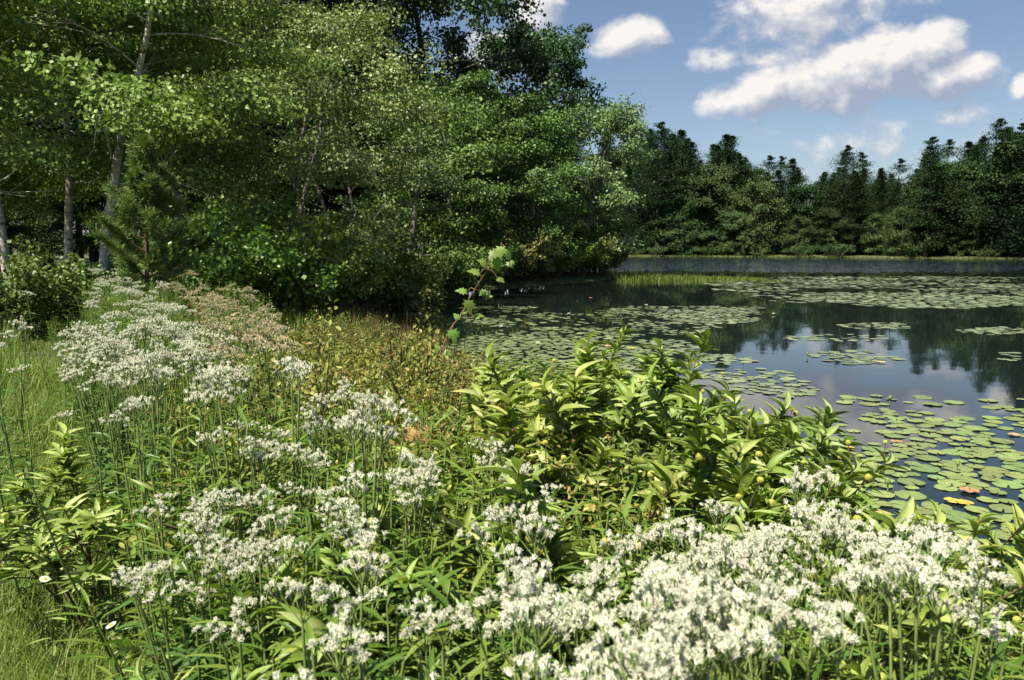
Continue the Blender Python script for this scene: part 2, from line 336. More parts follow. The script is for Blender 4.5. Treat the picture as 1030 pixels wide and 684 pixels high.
mb = MB(); mb.add([(-60, -80, 0), (260, -80, 0), (260, 240, 0), (-60, 240, 0)], [[0, 1, 2, 3]], smooth=False)
tag(mb.build('pond_water', water_mat()), 'dark still pond water reflecting forest and sky, rippled blue far out', 'water', kind='structure')

# ------------------------------------------------------------------ trees
def spray(mb, r, P, D, n, size, spread, flat, lsize, mat, tilt=.45, T=DIAMOND, down=0):
    """leafy spray: n leaves round P, stretched along D"""
    D = norm(D * np.array([1, 1, .45])); S = norm(np.cross(D, [0, 0, 1.]) + 1e-6)
    v = norm(r.normal(0, 1, (n, 3))) * (r.random((n, 1)) ** .42) * 1.02 + r.normal(0, .09, (n, 3)); a, b, c = v[:, 0], v[:, 1], v[:, 2]
    pos = P + (a * spread * size)[:, None] * D + (b * size * .8)[:, None] * S + (c * size * flat)[:, None] * np.array([0, 0, 1.]) - (np.abs(b) * size * .15 + np.abs(a) * size * .1)[:, None] * np.array([0, 0, 1.])
    X = D * .7 + r.normal(0, .8, (n, 3)) + np.array([0, 0, -.15 - down]); Z = np.array([0, 0, .55]) + norm(pos - P + np.array([0, 0, size * flat * .3])) * .9 + norm(P * np.array([1, 1, 0]) + 1e-6) * .35 + r.normal(0, tilt * .9, (n, 3))
    scatter(mb, T[0], T[1], pos, X, Z, lsize * r.uniform(.7, 1.35, n), mat, False)

def make_tree(name, seed, H, R, base, leafm, barkm, leaf_n=60, lsize=.11, n_limb=34, trunks=1, trunk_r=.16, lean=(0, 0), shape='round', spray_size=.55, flat=.322, up=.45, per=4, hang=0, wig=.1, one_side=None, dead=0):
    """deciduous tree: trunk and limbs in one mesh, crown of leaf sprays in another"""
    r = rng(seed); tr = MB(); cr = MB(); tips = []
    for k in range(trunks):
        a0 = r.uniform(0, 2 * PI); d0 = np.array([lean[0], lean[1], 1.]) + (np.array([math.cos(a0), math.sin(a0), 0]) * .28 if trunks > 1 else 0)
        P = curve((0.15 * math.cos(a0) * (trunks > 1), .15 * math.sin(a0) * (trunks > 1), -.3), d0, H * .97, 14, (-lean[0] * .4, -lean[1] * .4, .3), r, .06)
        tube(tr, P, trunk_r * np.linspace(1.15, .12, 15) ** .9 / (1 if trunks == 1 else 1.3), 8)
        nl = n_limb // trunks
        for j in range(nl):
            t = (j + r.uniform(0, 1)) / nl; z = base + (1 - base) * t; f = z * 14; q = int(min(13, f)); p0 = P[q] + (P[min(14, q + 1)] - P[q]) * (f - q)
            if shape == 'round': w = math.sin(PI * (.18 + .78 * t)) ** .7
            elif shape == 'cone': w = (1 - t) ** .8 * .9 + .12
            elif shape == 'broad': w = (.95 - .55 * t) if t > .1 else .8
            else: w = .7
            an = j * 2.4 + r.uniform(-.5, .5)
            if one_side is not None and r.random() < .6: an = one_side + r.normal(0, .8)
            d = np.array([math.cos(an), math.sin(an), up * (.4 + t) + r.uniform(-.15, .2)])
            Ln = R * w * r.uniform(.75, 1.15)
            B = curve(p0, d, Ln, 6, (0, 0, -.25 - hang), r, wig)
            rr = max(.010, trunk_r * .24 * (1 - .6 * t)); tube(tr, B, rr * np.linspace(1, .25, 7), 5)
            for s in range(per):
                u = r.uniform(.35, 1.0); f2 = u * 6; q2 = int(min(5, f2)); pp = B[q2] + (B[q2 + 1] - B[q2]) * (f2 - q2)
                dd = norm(B[q2 + 1] - B[q2]) + r.normal(0, .6, 3); dd[2] = abs(dd[2]) * .5 - .05
                b2 = curve(pp, dd, Ln * r.uniform(.2, .45) + .25, 3, (0, 0, -.2 - hang), r, wig); tube(tr, b2, rr * .4 * np.linspace(1, .3, 4), 4)
                tips.append((b2[-1], b2[-1] - b2[0]))
            tips.append((B[-1], B[-1] - B[-2], 1.7))
        tips.append((P[-1], np.array([0, 0, 1.]))); tips.append((P[-2], np.array([.3, 0, 1.])))
    for tp in tips:
        p, d = tp[0], tp[1]; big = tp[2] if len(tp) > 2 else .85; s = spray_size * big * r.uniform(.75, 1.3)
        spray(cr, r, p, d, int(leaf_n * big ** 1.8 * r.uniform(.7, 1.2)), s, 1.15, flat, lsize, 0)
    if dead:
        for j in range(dead):
            an = r.uniform(0, 2 * PI); z = r.uniform(base * .7, base + .35); q = int(z * 14); d = np.array([math.cos(an), math.sin(an), r.uniform(-.1, .5)])
            B = curve(P[q], d, R * r.uniform(.3, .6), 5, (0, 0, .2), r, .16); tube(tr, B, .02 * np.linspace(1, .3, 6), 4)
            for s in range(4):
                qq = r.integers(1, 5); b2 = curve(B[qq], d + r.normal(0, .7, 3), R * .22, 3, (0, 0, .1), r, .2); tube(tr, b2, .009 * np.linspace(1, .3, 4), 4)
    return Kind(name, [('trunk', tr.mesh('trunk', barkm), (0, 0, 0), (0, 0, 0), 1, []), ('crown', cr.mesh('crown', leafm), (0, 0, 0), (0, 0, 0), 1, [])])

def make_pine(name, seed, H, R, leafm, barkm, base=.3, tiers=15, needle=.34, dens=26, gap=.25, flat=.14):
    """tall white pine: whorls of plate-like boughs"""
    r = rng(seed); tr = MB(); cr = MB()
    P = curve((0, 0, -.4), (0, 0, 1), H, 12, (r.normal(0, .05), r.normal(0, .05), 0), r, .015); tube(tr, P, np.linspace(.26, .03, 13), 7)
    for j in range(int(tiers * .5)):
        z = r.uniform(.05, max(.1, base)) * 12; an = r.uniform(0, 6.3); B = curve(P[int(z)], (math.cos(an), math.sin(an), .1), R * .4, 3, (0, 0, -.2), r, .1); tube(tr, B, .03 * np.linspace(1, .3, 4), 4)
    for k in range(tiers):
        t = k / (tiers - 1); zk = (base + (1 - base) * t) * 12
        w = R * (1 - t) ** .72 * r.uniform(.7, 1.15) * (.75 if t < .15 else 1) + .16
        for j in range(r.integers(4, 7)):
            if r.random() < gap * .6: continue
            z = min(11.9, max(.5, zk + r.normal(0, .45 * (1 - t) + .05))); q = int(min(11, z)); p0 = P[q] + (P[q + 1] - P[q]) * (z - q)
            an = j * 1.2 + k * 2.1 + r.uniform(-.3, .3); Ln = w * r.uniform(.45, 1.25)
            B = curve(p0, (math.cos(an), math.sin(an), .25 + .5 * t + r.normal(0, .12)), Ln, 5, (0, 0, .12 - .35 * (1 - t)), r, .06); tube(tr, B, .06 * (1.1 - t) * np.linspace(1, .3, 6), 4)
            for s in range(2, 6):
                nn = int(dens * (.6 + .25 * s / 5) * (1.05 - .4 * t))
                c = B[s] + r.normal(0, .12, 3); wd = Ln * .26 + .16 + .10 * (1 - t)
                a = r.normal(0, .5, (nn, 3)) * np.array([wd * 1.5, wd * 1.5, wd * flat * 2.4]); pos = c + a + np.array([0, 0, .08])
                X = norm(a) * .6 + r.normal(0, .4, (nn, 3)) + np.array([0, 0, .35]); Z = r.normal(0, .5, (nn, 3)) + np.array([0, 0, 1.])
                scatter(cr, DIAMOND[0] * np.array([1, .55, 1]), DIAMOND[1], pos, X, Z, needle * (1 - .2 * t) * r.uniform(.6, 1.3, nn), 0, False)
    return Kind(name, [('trunk', tr.mesh('trunk', barkm), (0, 0, 0), (0, 0, 0), 1, []), ('crown', cr.mesh('crown', leafm), (0, 0, 0), (0, 0, 0), 1, [])])

def make_shrub(name, seed, H, R, leafm, barkm, n_stem=16, leaf_n=46, lsize=.07, T=DIAMOND, sub=4, sp=.22, flat=.45, tilt=.6, base_r=.18, lowfill=True):
    """many-stemmed rounded bush"""
    r = rng(seed); tr = MB(); cr = MB()
    for k in range(n_stem):
        an = k * 2.4 + r.uniform(-.4, .4); sp_ = math.sqrt((k + .5) / n_stem); d = np.array([math.cos(an) * sp_ * R / H * 1.1, math.sin(an) * sp_ * R / H * 1.1, 1.])
        Ln = math.hypot(H, R * sp_) * (1 - .28 * sp_) * r.uniform(.75, 1.08); B = curve((math.cos(an) * base_r * R, math.sin(an) * base_r * R, -.05), d, Ln, 7, (math.cos(an) * .25, math.sin(an) * .25, -.1), r, .09)
        tube(tr, B, (.012 + .006 * H if H > 1.2 else .0055) * np.linspace(1, .25, 8), 5)
        for s in range(sub):
            f = r.uniform(1.6 if lowfill else 3, 7); q = int(min(6, f)); p = B[q] + (B[q + 1] - B[q]) * (f - q); dd = np.array([math.cos(an), math.sin(an), .5]) * .5 + r.normal(0, .6, 3); dd[2] = abs(dd[2])
            b2 = curve(p, dd, R * r.uniform(.18, .4), 3, (0, 0, .2), r, .12); tube(tr, b2, .006 * np.linspace(1, .4, 4), 4)
            spray(cr, r, b2[-1], b2[-1] - b2[0], int(leaf_n * r.uniform(.6, 1.4)), sp * r.uniform(.7, 1.4) * R, 1, flat, lsize, 0, tilt, T)
        spray(cr, r, B[-1], B[-1] - B[-2], leaf_n, sp * R, 1, flat, lsize, 0, tilt, T)
    return Kind(name, [('stems', tr.mesh('stems', barkm), (0, 0, 0), (0, 0, 0), 1, []), ('foliage', cr.mesh('foliage', leafm), (0, 0, 0), (0, 0, 0), 1, [])])

def put(kind, px, d, label, cat, rz=0, sc=1, group=None, sink=0, tilt=(0, 0), xy=None):
    if xy is None: r = ray(px, 300); x, y = r[0] * d, d
    else: x, y = xy
    return kind.place((x, y, G(x, y) - sink), rz, sc, label, cat, group, tilt)

R0 = random.Random(4)
exec_far = True
# --- far forest across the pond
pines = [make_pine('far_pine', 100 + i, 22 + i, 4.8 + .5 * i, M['farpine'], M['darkbark'], base=[.12, .22, .08, .32][i], tiers=[20, 19, 22, 17][i], needle=.34, dens=58, gap=[.15, .4, .1, .5][i], flat=[.3, .2, .34, .16][i]) for i in range(4)]
fard = [make_tree('far_broadleaf_tree', 120 + i, 14 + 2 * i, 4.6 + .4 * i, .12, M['fardecid'], M['darkbark'], leaf_n=80, lsize=.30, n_limb=34, trunk_r=.2, spray_size=1.25, flat=.5, per=3) for i in range(3)]
mlight = Kind('far_broadleaf_tree', [(n, (lambda me2: me2)(me) if n == 'trunk' else me.copy(), l, r_, k_, s_) for (n, me, l, r_, k_, s_) in fard[1].parts])
mlight.parts[1][1].materials[0] = M['farshrub']
far_low = [make_shrub('far_shore_shrub', 140 + i, 3.4, 3.0, M['farshrub'], M['brownstem'], 14, 26, .26, sp=.3, sub=3) for i in range(2)]
def along(t):       # shore line beyond the water, t in 0..1 from behind the left point round to the right
    pts = np.array([(6, 60), (-3, 74), (-20, 100), (-26, 128), (-8, 150), (22, 160), (48, 152), (70, 134), (92, 116), (118, 96), (150, 70)], float)
    seg = np.hypot(*np.diff(pts, axis=0).T); cum = np.concatenate(([0], np.cumsum(seg))); s = t * cum[-1]
    return np.array([np.interp(s, cum, pts[:, 0]), np.interp(s, cum, pts[:, 1])]), cum[-1]
# outline of the tree tops in the photograph: px -> py
TOPX = [560, 640, 655, 690, 720, 760, 800, 845, 870, 900, 935, 960, 1000, 1030, 1100, 1300]
TOPY = [120, 126, 124, 138, 140, 150, 160, 152, 157, 162, 146, 150, 128, 108, 90, 60]
def far_row(offset, step, seed, which):
    rr = random.Random(seed); cnt = 0
    _, total = along(0); k = int(total / step)
    for j in range(k):
        t = (j + rr.uniform(.1, .9)) / k; p, _ = along(t); q, _ = along(min(1, t + .01)); q0, _ = along(max(0, t - .01)); tn = norm(q - q0); nn = np.array([-tn[1], tn[0]])
        p = p + nn * (offset + rr.uniform(-2.5, 2.5)) * (1 if True else 1)
        if sdist(p[:1], p[1:])[0] < 1: p = p - 2 * nn * offset
        if sdist(p[:1], p[1:])[0] < 1: continue
        x, y = p
        if y < 5: continue
        px = 515 + x / y * F
        if px < 560 or px > 1330: continue
        yield x, y, px, rr
def far_h(px, y): return 2.0 + (248 - np.interp(px, TOPX, TOPY)) / F * y
for x, y, px, rr in far_row(1.6, 4.2, 1, 's'):
    far_low[rr.random() < .6 if px < 780 else 0].place((x, y, G(x, y)), rr.uniform(0, 6), rr.uniform(.45, 1.1) * (.8 if px < 780 else 1), ('olive green bush on the far shore, left half' if px < 780 else 'dark green bush on the far shore, right half'), 'bush', 'bushes along the far shore')
for off, step, sd, hh in ((6.5, 4.6, 2, .52), (9, 6.5, 12, .8), (12, 5.0, 3, .9), (17, 4.2, 4, 1.0), (23, 4.6, 5, 1.0), (30, 5.0, 6, 1.02), (38, 5.5, 7, 1.02), (20, 5, 8, .55), (33, 5, 9, .6), (46, 5, 10, .95)):
    for x, y, px, rr in far_row(off, step, sd, 't'):
        top = far_h(px, y) - G(x, y); dec = rr.random() < (.95 if hh < .65 else .4 if off < 18 else .12)
        if dec:
            q = rr.randrange(3); k = fard[q]; h0 = 14 + 2 * q
            if off < 10 and rr.random() < .35: k = mlight; h0 = 16
            h = top * hh * rr.uniform(.72, 1.0) * (.95 if off < 13 else .9)
            k.place((x, y, G(x, y) - .2), rr.uniform(0, 6.3), h / h0, 'broadleaf tree with rounded dark crown in the far forest', 'tree', 'broadleaf trees beyond the far shore')
        else:
            q = rr.randrange(4); k = pines[q]; h0 = 22 + q; h = top * hh * rr.uniform(.76, 1.03)
            k.place((x, y, G(x, y) - .2), rr.uniform(0, 6.3), (h / h0 * rr.uniform(.95, 1.15),) * 2 + (h / h0,), 'tall dark pine with tiered boughs in the far forest', 'pine tree', 'pines beyond the far shore')
# a few far trees one can point at
def far_single(kind, h0, px, py, d, label, cat, w=1):
    r = ray(px, 250)
    while sdist(np.array([r[0] * d]), np.array([d]))[0] < 4: d += 1
    x, y = r[0] * d, d; h = 2 + (248 - py) / F * d - G(x, y)
    kind.place((x, y, G(x, y) - .2), px * .7, (h / h0 * w, h / h0 * w, h / h0), label, cat)
far_single(pines[1], 23, 932, 140, 128, 'tall open-boughed pine standing above its neighbours right of centre on the far shore', 'pine tree', 1.2)
far_single(pines[3], 25, 845, 148, 150, 'pine whose pointed top breaks the skyline in the middle of the far shore', 'pine tree')
far_single(pines[3], 25, 660, 124, 125, 'tallest pine at the left end of the far skyline with bare lower trunk', 'pine tree', 1.1)
far_single(pines[1], 23, 1003, 122, 112, 'dark broad-topped pine rising at the right edge of the far skyline', 'pine tree', 1.2)
far_single(pines[0], 22, 1028, 104, 108, 'highest pine cut by the right edge of the view', 'pine tree', 1.2)
far_single(mlight, 16, 752, 178, 132, 'lighter green rounded tree before the dark pines at the far middle', 'tree', 1.0)
far_single(mlight, 16, 672, 205, 110, 'low light green tree on the far shore nearest the wooded point', 'tree', 1.2)
far_single(mlight, 16, 700, 208, 118, 'small light green tree second from the wooded point on the far shore', 'tree', 1.1)
far_single(mlight, 16, 905, 205, 122, 'light green low tree at the foot of the right-hand far pines', 'tree', .9)

# --- near forest on the left
birch = make_tree('birch_tree', 11, 9.5, 4.0, .30, M['yellowgreen'], M['birch'], leaf_n=330, lsize=.076, n_limb=18, trunk_r=.10, lean=(.05, -.04), shape='broad', spray_size=.75, flat=.28, up=.35, per=3, hang=.1, dead=6)
birch2 = make_tree('birch_tree', 12, 9.0, 3.6, .34, M['yellowgreen'], M['birch'], leaf_n=330, lsize=.076, n_limb=17, trunk_r=.095, lean=(-.05, -.05), shape='round', spray_size=.75, flat=.28, up=.35, per=3, dead=8)
ash = make_tree('grey_leaved_tree', 13, 9.5, 4.2, .14, M['greygreen'], M['bark'], leaf_n=360, lsize=.088, n_limb=18, trunks=2, trunk_r=.13, shape='round', spray_size=.85, flat=.34, up=.6, per=3)
maple = make_tree('green_tree', 14, 9.0, 3.6, .16, M['midgreen'], M['bark'], leaf_n=310, lsize=.112, n_limb=16, trunk_r=.15, shape='round', spray_size=.8, flat=.32, up=.5, per=3)
maple2 = make_tree('green_tree', 15, 10, 3.8, .2, M['midgreen'], M['bark'], leaf_n=310, lsize=.115, n_limb=16, trunk_r=.16, shape='broad', spray_size=.85, flat=.32, up=.5, per=3)
pale = make_tree('pale_green_tree', 16, 10, 3.5, .16, M['palegreen'], M['bark'], leaf_n=140, lsize=.13, n_limb=30, trunk_r=.14, shape='round', spray_size=.75, flat=.5, up=.7, per=4)
oak = make_tree('oak_tree', 17, 18, 5.6, .36, M['darkgreen'], M['bark'], leaf_n=230, lsize=.18, n_limb=30, trunk_r=.30, shape='round', spray_size=.95, flat=.5, up=.5, per=5, wig=.16)
oak2 = make_tree('oak_tree', 18, 17, 5.0, .28, M['darkgreen'], M['darkbark'], leaf_n=190, lsize=.16, n_limb=34, trunk_r=.26, shape='broad', spray_size=1.0, flat=.5, up=.4, per=5)
npine = make_pine('white_pine', 19, 20, 4.6, M['darkgreen'], M['darkbark'], base=.25, tiers=18, needle=.24, dens=80, gap=.2)

put(birch, 98, 15.5, 'slender birch with pale grey trunk behind the small pine, low leafy limbs sweeping over it', 'birch tree', 0.3, 1.0)
put(birch2, 68, 17.5, 'birch with thin pale trunk and dead twigs between the stub trunk and the taller birch', 'birch tree', 2.0, .98)
put(birch2, 14, 15.5, 'birch cut by the left edge with pale trunk base showing among shrubs', 'birch tree', 4.0, 1.02)
put(birch, -40, 14.5, 'leaning birch whose yellow green boughs enter from the left edge', 'birch tree', 1.4, 1.05)
put(birch2, 190, 20, 'yellow green birch filling the gap between the small pine and the silvery tree', 'birch tree', 5.1, 1.0)
put(ash, 285, 21.5, 'silvery green tree with grey twin trunks leaning over the rounded shrubs, left of centre', 'tree', .4, .86)
put(ash, 352, 25, 'silvery green tree behind and right of the twin-trunked one', 'tree', 2.6, .84)
put(maple, 410, 31, 'bright green tree standing over the shore shrubs right of the silvery trees', 'tree', .8, 1.0)
put(maple2, 452, 38, 'green tree with two thin grey trunks showing above the shore shrubs near the maple sapling', 'tree', 2.2, .95)
put(maple, 505, 42, 'rounded green tree under the open oak limbs on the wooded shore', 'tree', 4.2, 1.05)
put(maple2, 535, 46, 'green tree with bare lower limb between the oak and the pale tree at the point', 'tree', 5.5, .95)
put(pale, 585, 50, 'pale grey-green tree with drooping crown at the tip of the wooded point', 'tree', 1.0, 1.08)
put(pale, 603, 53, 'small pale green tree outermost on the wooded point above the end shrub', 'tree', 3.0, .62)
put(oak, 455, 47, 'tall old oak with open crown against the sky, its limbs reaching right over the water', 'oak tree', .6, 1.12)
put(oak, 500, 54, 'dark oak with clumped foliage breaking the skyline nearest the blue sky', 'oak tree', 3.4, .93)
put(oak2, 330, 40, 'big dark tree rising behind the silvery trees', 'oak tree', 1.9, 1.15)
put(npine, 240, 36, 'dark white pine behind the birches left of centre top', 'pine tree', 0, 1.05)
put(oak2, 150, 33, 'big dark tree behind the birches at top left', 'oak tree', 3.9, 1.1)
put(npine, 395, 44, 'dark pine top behind the green trees near the oak', 'pine tree', 1, 1.05)
backR = random.Random(9)
for j in range(34):
    px = -160 + j * 22 + backR.uniform(-8, 8); d = 26 + (px + 160) * .045 + (j % 3) * 8 + backR.uniform(0, 4)
    k = (oak2, oak, npine)[j % 3]
    if px > 520: continue
    put(k, px, d, 'dark tree in the shaded wood behind the front row on the left', 'tree', backR.uniform(0, 6), backR.uniform(.75, .95) if px < 420 else .72, 'dark trees deep in the left wood')
for j in range(20):
    px = -60 + j * 34; d = 20 + (px + 60) * .052 + backR.uniform(0, 4)
    if px > 585: continue
    put(oak2, px, d, 'shaded understory tree low among the trunks of the left wood', 'tree', backR.uniform(0, 6), backR.uniform(.22, .32), 'understory trees in the left wood')  # leaf colour itself carries the darkness of the shaded gaps

# shrubs at the foot of the wood
sh_a = make_shrub('rounded_shrub', 31, 2.4, 1.7, M['shrubgreen'], M['brownstem'], 22, 60, .085, sub=6, sp=.2, flat=.5)
sh_b = make_shrub('rounded_shrub', 32, 2.2, 1.8, M['shrubgreen'], M['brownstem'], 20, 60, .09, sub=6, sp=.2, flat=.4)
sh_o = make_shrub('shore_shrub', 33, 2.4, 1.9, M['olive'], M['brownstem'], 22, 56, .11, sub=6, sp=.2, flat=.5)
sh_m = make_shrub('shore_shrub', 34, 2.8, 2.0, M['midgreen'], M['brownstem'], 22, 56, .12, sub=6, sp=.2, flat=.45)
sh_list = [(sh_a, 232, 15.5, 1.0, 'bright green rounded shrub right of the brown fern clump'), (sh_b, 272, 17, 1.05, 'widest bright green shrub below the silvery twin-trunked tree'),
           (sh_a, 318, 19.5, 1.0, 'bright green shrub reaching down to the reedy corner of the pond'), (sh_b, 205, 18, 1.1, 'green shrub just right of the small pine stem'),
           (sh_m, 345, 24, 1.0, 'dark green shrub at the left end of the shore thicket'), (sh_o, 372, 27, 1.0, 'olive shrub overhanging the pond corner'),
           (sh_o, 402, 30.5, .95, 'olive shrub behind the brown reeds'), (sh_m, 425, 33.5, .95, 'dark green shrub left of the maple sapling top'),
           (sh_o, 452, 35.5, .98, 'olive green shrub directly behind the maple sapling'), (sh_a, 478, 38, 1.1, 'yellow green shrub at the water right of the maple sapling tip'),
           (sh_o, 505, 41, 1.05, 'olive shrub in the middle of the point thicket'), (sh_o, 532, 44, 1.0, 'olive shrub with brown tinge two before the point'),
           (sh_a, 556, 46.5, 1.15, 'bright shrub third from the tip of the point'), (sh_o, 580, 49, 1.1, 'olive shrub next to last on the point'), (sh_o, 604, 51.5, .95, 'yellowish olive shrub at the very tip of the wooded point'),
           (sh_m, 30, 12.5, .42, 'grey-green shrub at the left edge beneath the pale trunks'), (sh_b, 75, 14.0, .42, 'low green shrub under the two birch trunks'), (sh_m, -10, 11.5, .5, 'shrub cut by the left edge beside the trail'),
           (sh_b, 118, 14, .45, 'small green shrub left of the small pine stem'), (sh_a, 168, 15, .62, 'yellow green shrub right behind the small pine')]
for j, (k, px, d, s, lb) in enumerate(sh_list):
    if d > 26: d -= 1.4
    put(k, px, d, lb, 'shrub', j * 1.3, s)
for j in range(16):
    px = 330 + j * 18; d = 28 + (px - 330) * .087 + 2.5
    put(sh_m if j % 2 else sh_o, px, d, 'shrub in the second row of the thicket along the wooded shore', 'shrub', j * 2.1, 1.25, 'second row shore shrubs')

# small pine
def small_pine():
    r = rng(55); tr = MB(); cr = MB(); H = 3.35
    P = curve((0, 0, -.1), (0, 0, 1), H, 12, (.03, 0, 0), r, .02); tube(tr, P, np.linspace(.05, .01, 13), 7)
    T = np.array([[0, -.012, 0], [1, -.006, .0], [1, .006, 0], [0, .012, 0]]); Fc = np.array([[0, 1, 2, 3]])
    for k in range(12):
        t = k / 11; z = (.34 + .66 * t) * 12; q = int(min(11, z)); p0 = P[q] + (P[q + 1] - P[q]) * (z - q); w = .86 * (1 - t) ** .8 * (.75 if t < .1 else 1) + .08
        for j in range(5):
            an = j * 1.25 + k * 1.7 + r.uniform(-.2, .2); Ln = w * r.uniform(.45, 1.3); B = curve(p0, (math.cos(an), math.sin(an), .3 + .6 * t + r.normal(0, .12)), Ln, 5, (0, 0, .45), r, .07); tube(tr, B, .012 * np.linspace(1, .4, 6), 4)
            ends = [(B[s], B[s] - B[s - 1]) for s in (3, 4, 5)]
            for s in (2, 3, 4):
                b2 = curve(B[s], (B[s] - B[s - 1]) * 6 + r.normal(0, .5, 3), Ln * .3, 2, (0, 0, .5), r, .1); ends.append((b2[-1], b2[-1] - b2[0])); ends.append((b2[1], b2[-1] - b2[0]))
            for (p, d) in ends:
                n = 56; D = norm(d); pos = p - D * r.uniform(0, .12, (n, 1)); X = D * .7 + r.normal(0, .55, (n, 3)) + np.array([0, 0, .15])
                scatter(cr, T, Fc, pos, X, r.normal(0, 1, (n, 3)), np.stack([r.uniform(.09, .15, n), np.full(n, .4), np.full(n, 1)], 1), 0, False)
    return Kind('young_pine', [('trunk', tr.mesh('trunk', M['brownstem']), (0, 0, 0), (0, 0, 0), 1, []), ('crown', cr.mesh('crown', M['pinelet']), (0, 0, 0), (0, 0, 0), 1, [])])
put(small_pine(), 146, 10.2, 'small bluish green young pine with bare lower stem in front of the birches', 'young pine', 0, .84)
fern = make_shrub('fern_clump', 41, .75, .75, M['fern'], M['fern'], 18, 30, .10, T=LANCE, sub=3, sp=.2, flat=.3)
put(fern, 178, 11.3, 'clump of dead rust-brown fern fronds at the foot of the small pine', 'fern', 0, 1.0)

# ------------------------------------------------------------------ lily pads
def pad_mesh(name, seed, mat, n=18, wav=.04):
    r = rng(seed); mb = MB(); a = np.linspace(.13, 2 * PI - .13, n); rad = 1 + r.normal(0, .03, n); rad2 = rad * .62
    z = r.normal(0, wav * .35, n); z[r.integers(0, n, 2)] += wav
    V = [[0, 0, 0]] + [[math.cos(t) * q, math.sin(t) * q, .0] for t, q in zip(a, rad2)] + [[math.cos(t) * q, math.sin(t) * q, max(-.01, zz)] for t, q, zz in zip(a, rad, z)]
    tri = [[0, i + 1, i + 2] for i in range(n - 1)]; mb.add(V, tri); me_v = mb.n; mb.n = 0
    mb.f.append(np.array([[i + 1, n + i + 1, n + i + 2, i + 2] for i in range(n - 1)])); mb.m.append(np.zeros(n - 1)); mb.sm.append(np.ones(n - 1)); mb.n = me_v
    return mb.mesh(name, mat)
pads = [pad_mesh('lily_pad', 200 + i, M['pad']) for i in range(6)]
pady = pad_mesh('lily_pad', 210, M['padyellow'], wav=.12); padr = pad_mesh('lily_pad', 211, M['padrust'], wav=.12)
# patches of pads in the photograph: (px, py, rx, ry, density 0..1)
PATCH = [(960, 480, 150, 40, 1.0), (960, 520, 120, 34, 1.0), (880, 500, 60, 26, .75), (1010, 430, 90, 22, .85), (930, 420, 60, 12, .7), (905, 402, 60, 7, .8), (945, 440, 60, 12, .7), (870, 540, 60, 20, .8),
         (800, 436, 60, 9, .55), (830, 430, 25, 8, .5), (850, 450, 60, 10, .35), (760, 420, 24, 4, .35), (775, 385, 38, 12, .55), (745, 378, 45, 8, .5), (800, 395, 30, 6, .4),
         (1020, 410, 40, 8, .55), (870, 362, 40, 5, .6), (840, 340, 55, 3.5, .7), (860, 358, 45, 4.5, .55), (880, 328, 38, 3, .9), (1000, 333, 35, 3.5, .9), (1016, 359, 8, 5, .6), (790, 396, 30, 4, .3), (900, 385, 20, 4, .2),
         (560, 360, 120, 22, .97), (520, 350, 70, 14, 1.0), (600, 385, 100, 14, .9), (660, 352, 45, 10, .8), (700, 362, 55, 6, .75), (640, 375, 60, 8, .75), (585, 335, 60, 8, .6), (540, 322, 80, 7, .4),
         (690, 310, 75, 12, .65), (650, 318, 50, 10, .7), (715, 322, 50, 4, .9), (660, 330, 60, 7, .6), (640, 300, 40, 8, .5), (690, 293, 30, 4, .6), (500, 310, 40, 4, .15)]
FARP = [(915, 300, 140, 6, 1.), (960, 305, 100, 5, 1.), (850, 286, 130, 4, .55), (760, 282, 60, 3, .6), (1000, 290, 90, 5, .55), (770, 291, 50, 2.5, .5), (1070, 302, 110, 9, .9), (900, 281, 150, 3, .4), (800, 297, 60, 2.5, .45)]
pr = rng(77)
def inpatch(L, px, py):
    d = np.zeros(len(px))
    for (x, y, rx, ry, w) in L:
        q = ((px - x) / rx) ** 2 + ((py - y) / ry) ** 2; d = np.maximum(d, w * np.clip(1.6 * (1.25 - q), 0, 1))
    return d
def w2p(x, y, z=0):
    dx, dy, dz = x, y, z - 2.0; c, s = math.cos(PITCH), math.sin(PITCH); f = dy * c - dz * s; u = dy * s + dz * c
    return 515 + F * dx / f, 342 - F * u / f
def pad_layout(ymin, ymax, L, n, rmin, rmax, seed, overlap=.82):
    r = rng(seed); X = r.uniform(-8, 45, n * 6); Yv = r.uniform(ymin, ymax, n * 6) ; keep = np.abs(X) < Yv * .72 + 2; X = X[keep]; Yv = Yv[keep]
    px, py = w2p(X, Yv); cl = .5 + .5 * np.sin(X * 2.3 + 1.3 * np.sin(Yv * 1.1)) * np.cos(Yv * 1.4 + X)
    p = inpatch(L, px, py); ok = (r.random(len(X)) < p * (p > .01) * np.clip(-.05 + .75 * cl + .85 * (p > .9) + .5 * np.sin(X * .7 + Yv * .31) * np.sin(Yv * .55 - X * .2), .05, 1)) & (sdist(X, Yv) < -.15); X = X[ok]; Yv = Yv[ok]; S = r.uniform(rmin, rmax, len(X))
    cell = {}; out = []
    for x, y, s in zip(X, Yv, S):
        c = (int(x / .3), int(y / .3)); good = True
        for a in (-1, 0, 1):
            for b in (-1, 0, 1):
                for (x2, y2, s2) in cell.get((c[0] + a, c[1] + b), ()):
                    if (x - x2) ** 2 + (y - y2) ** 2 < ((s + s2) * overlap) ** 2: good = False; break
                if not good: break
            if not good: break
        if good: cell.setdefault(c, []).append((x, y, s)); out.append((x, y, s))
    return out
near = pad_layout(3.2, 26, PATCH, 38000, .055, .125, 5, .76)
near.sort(key=lambda p: p[1])
prr = random.Random(3)
print('near pads', len(near))
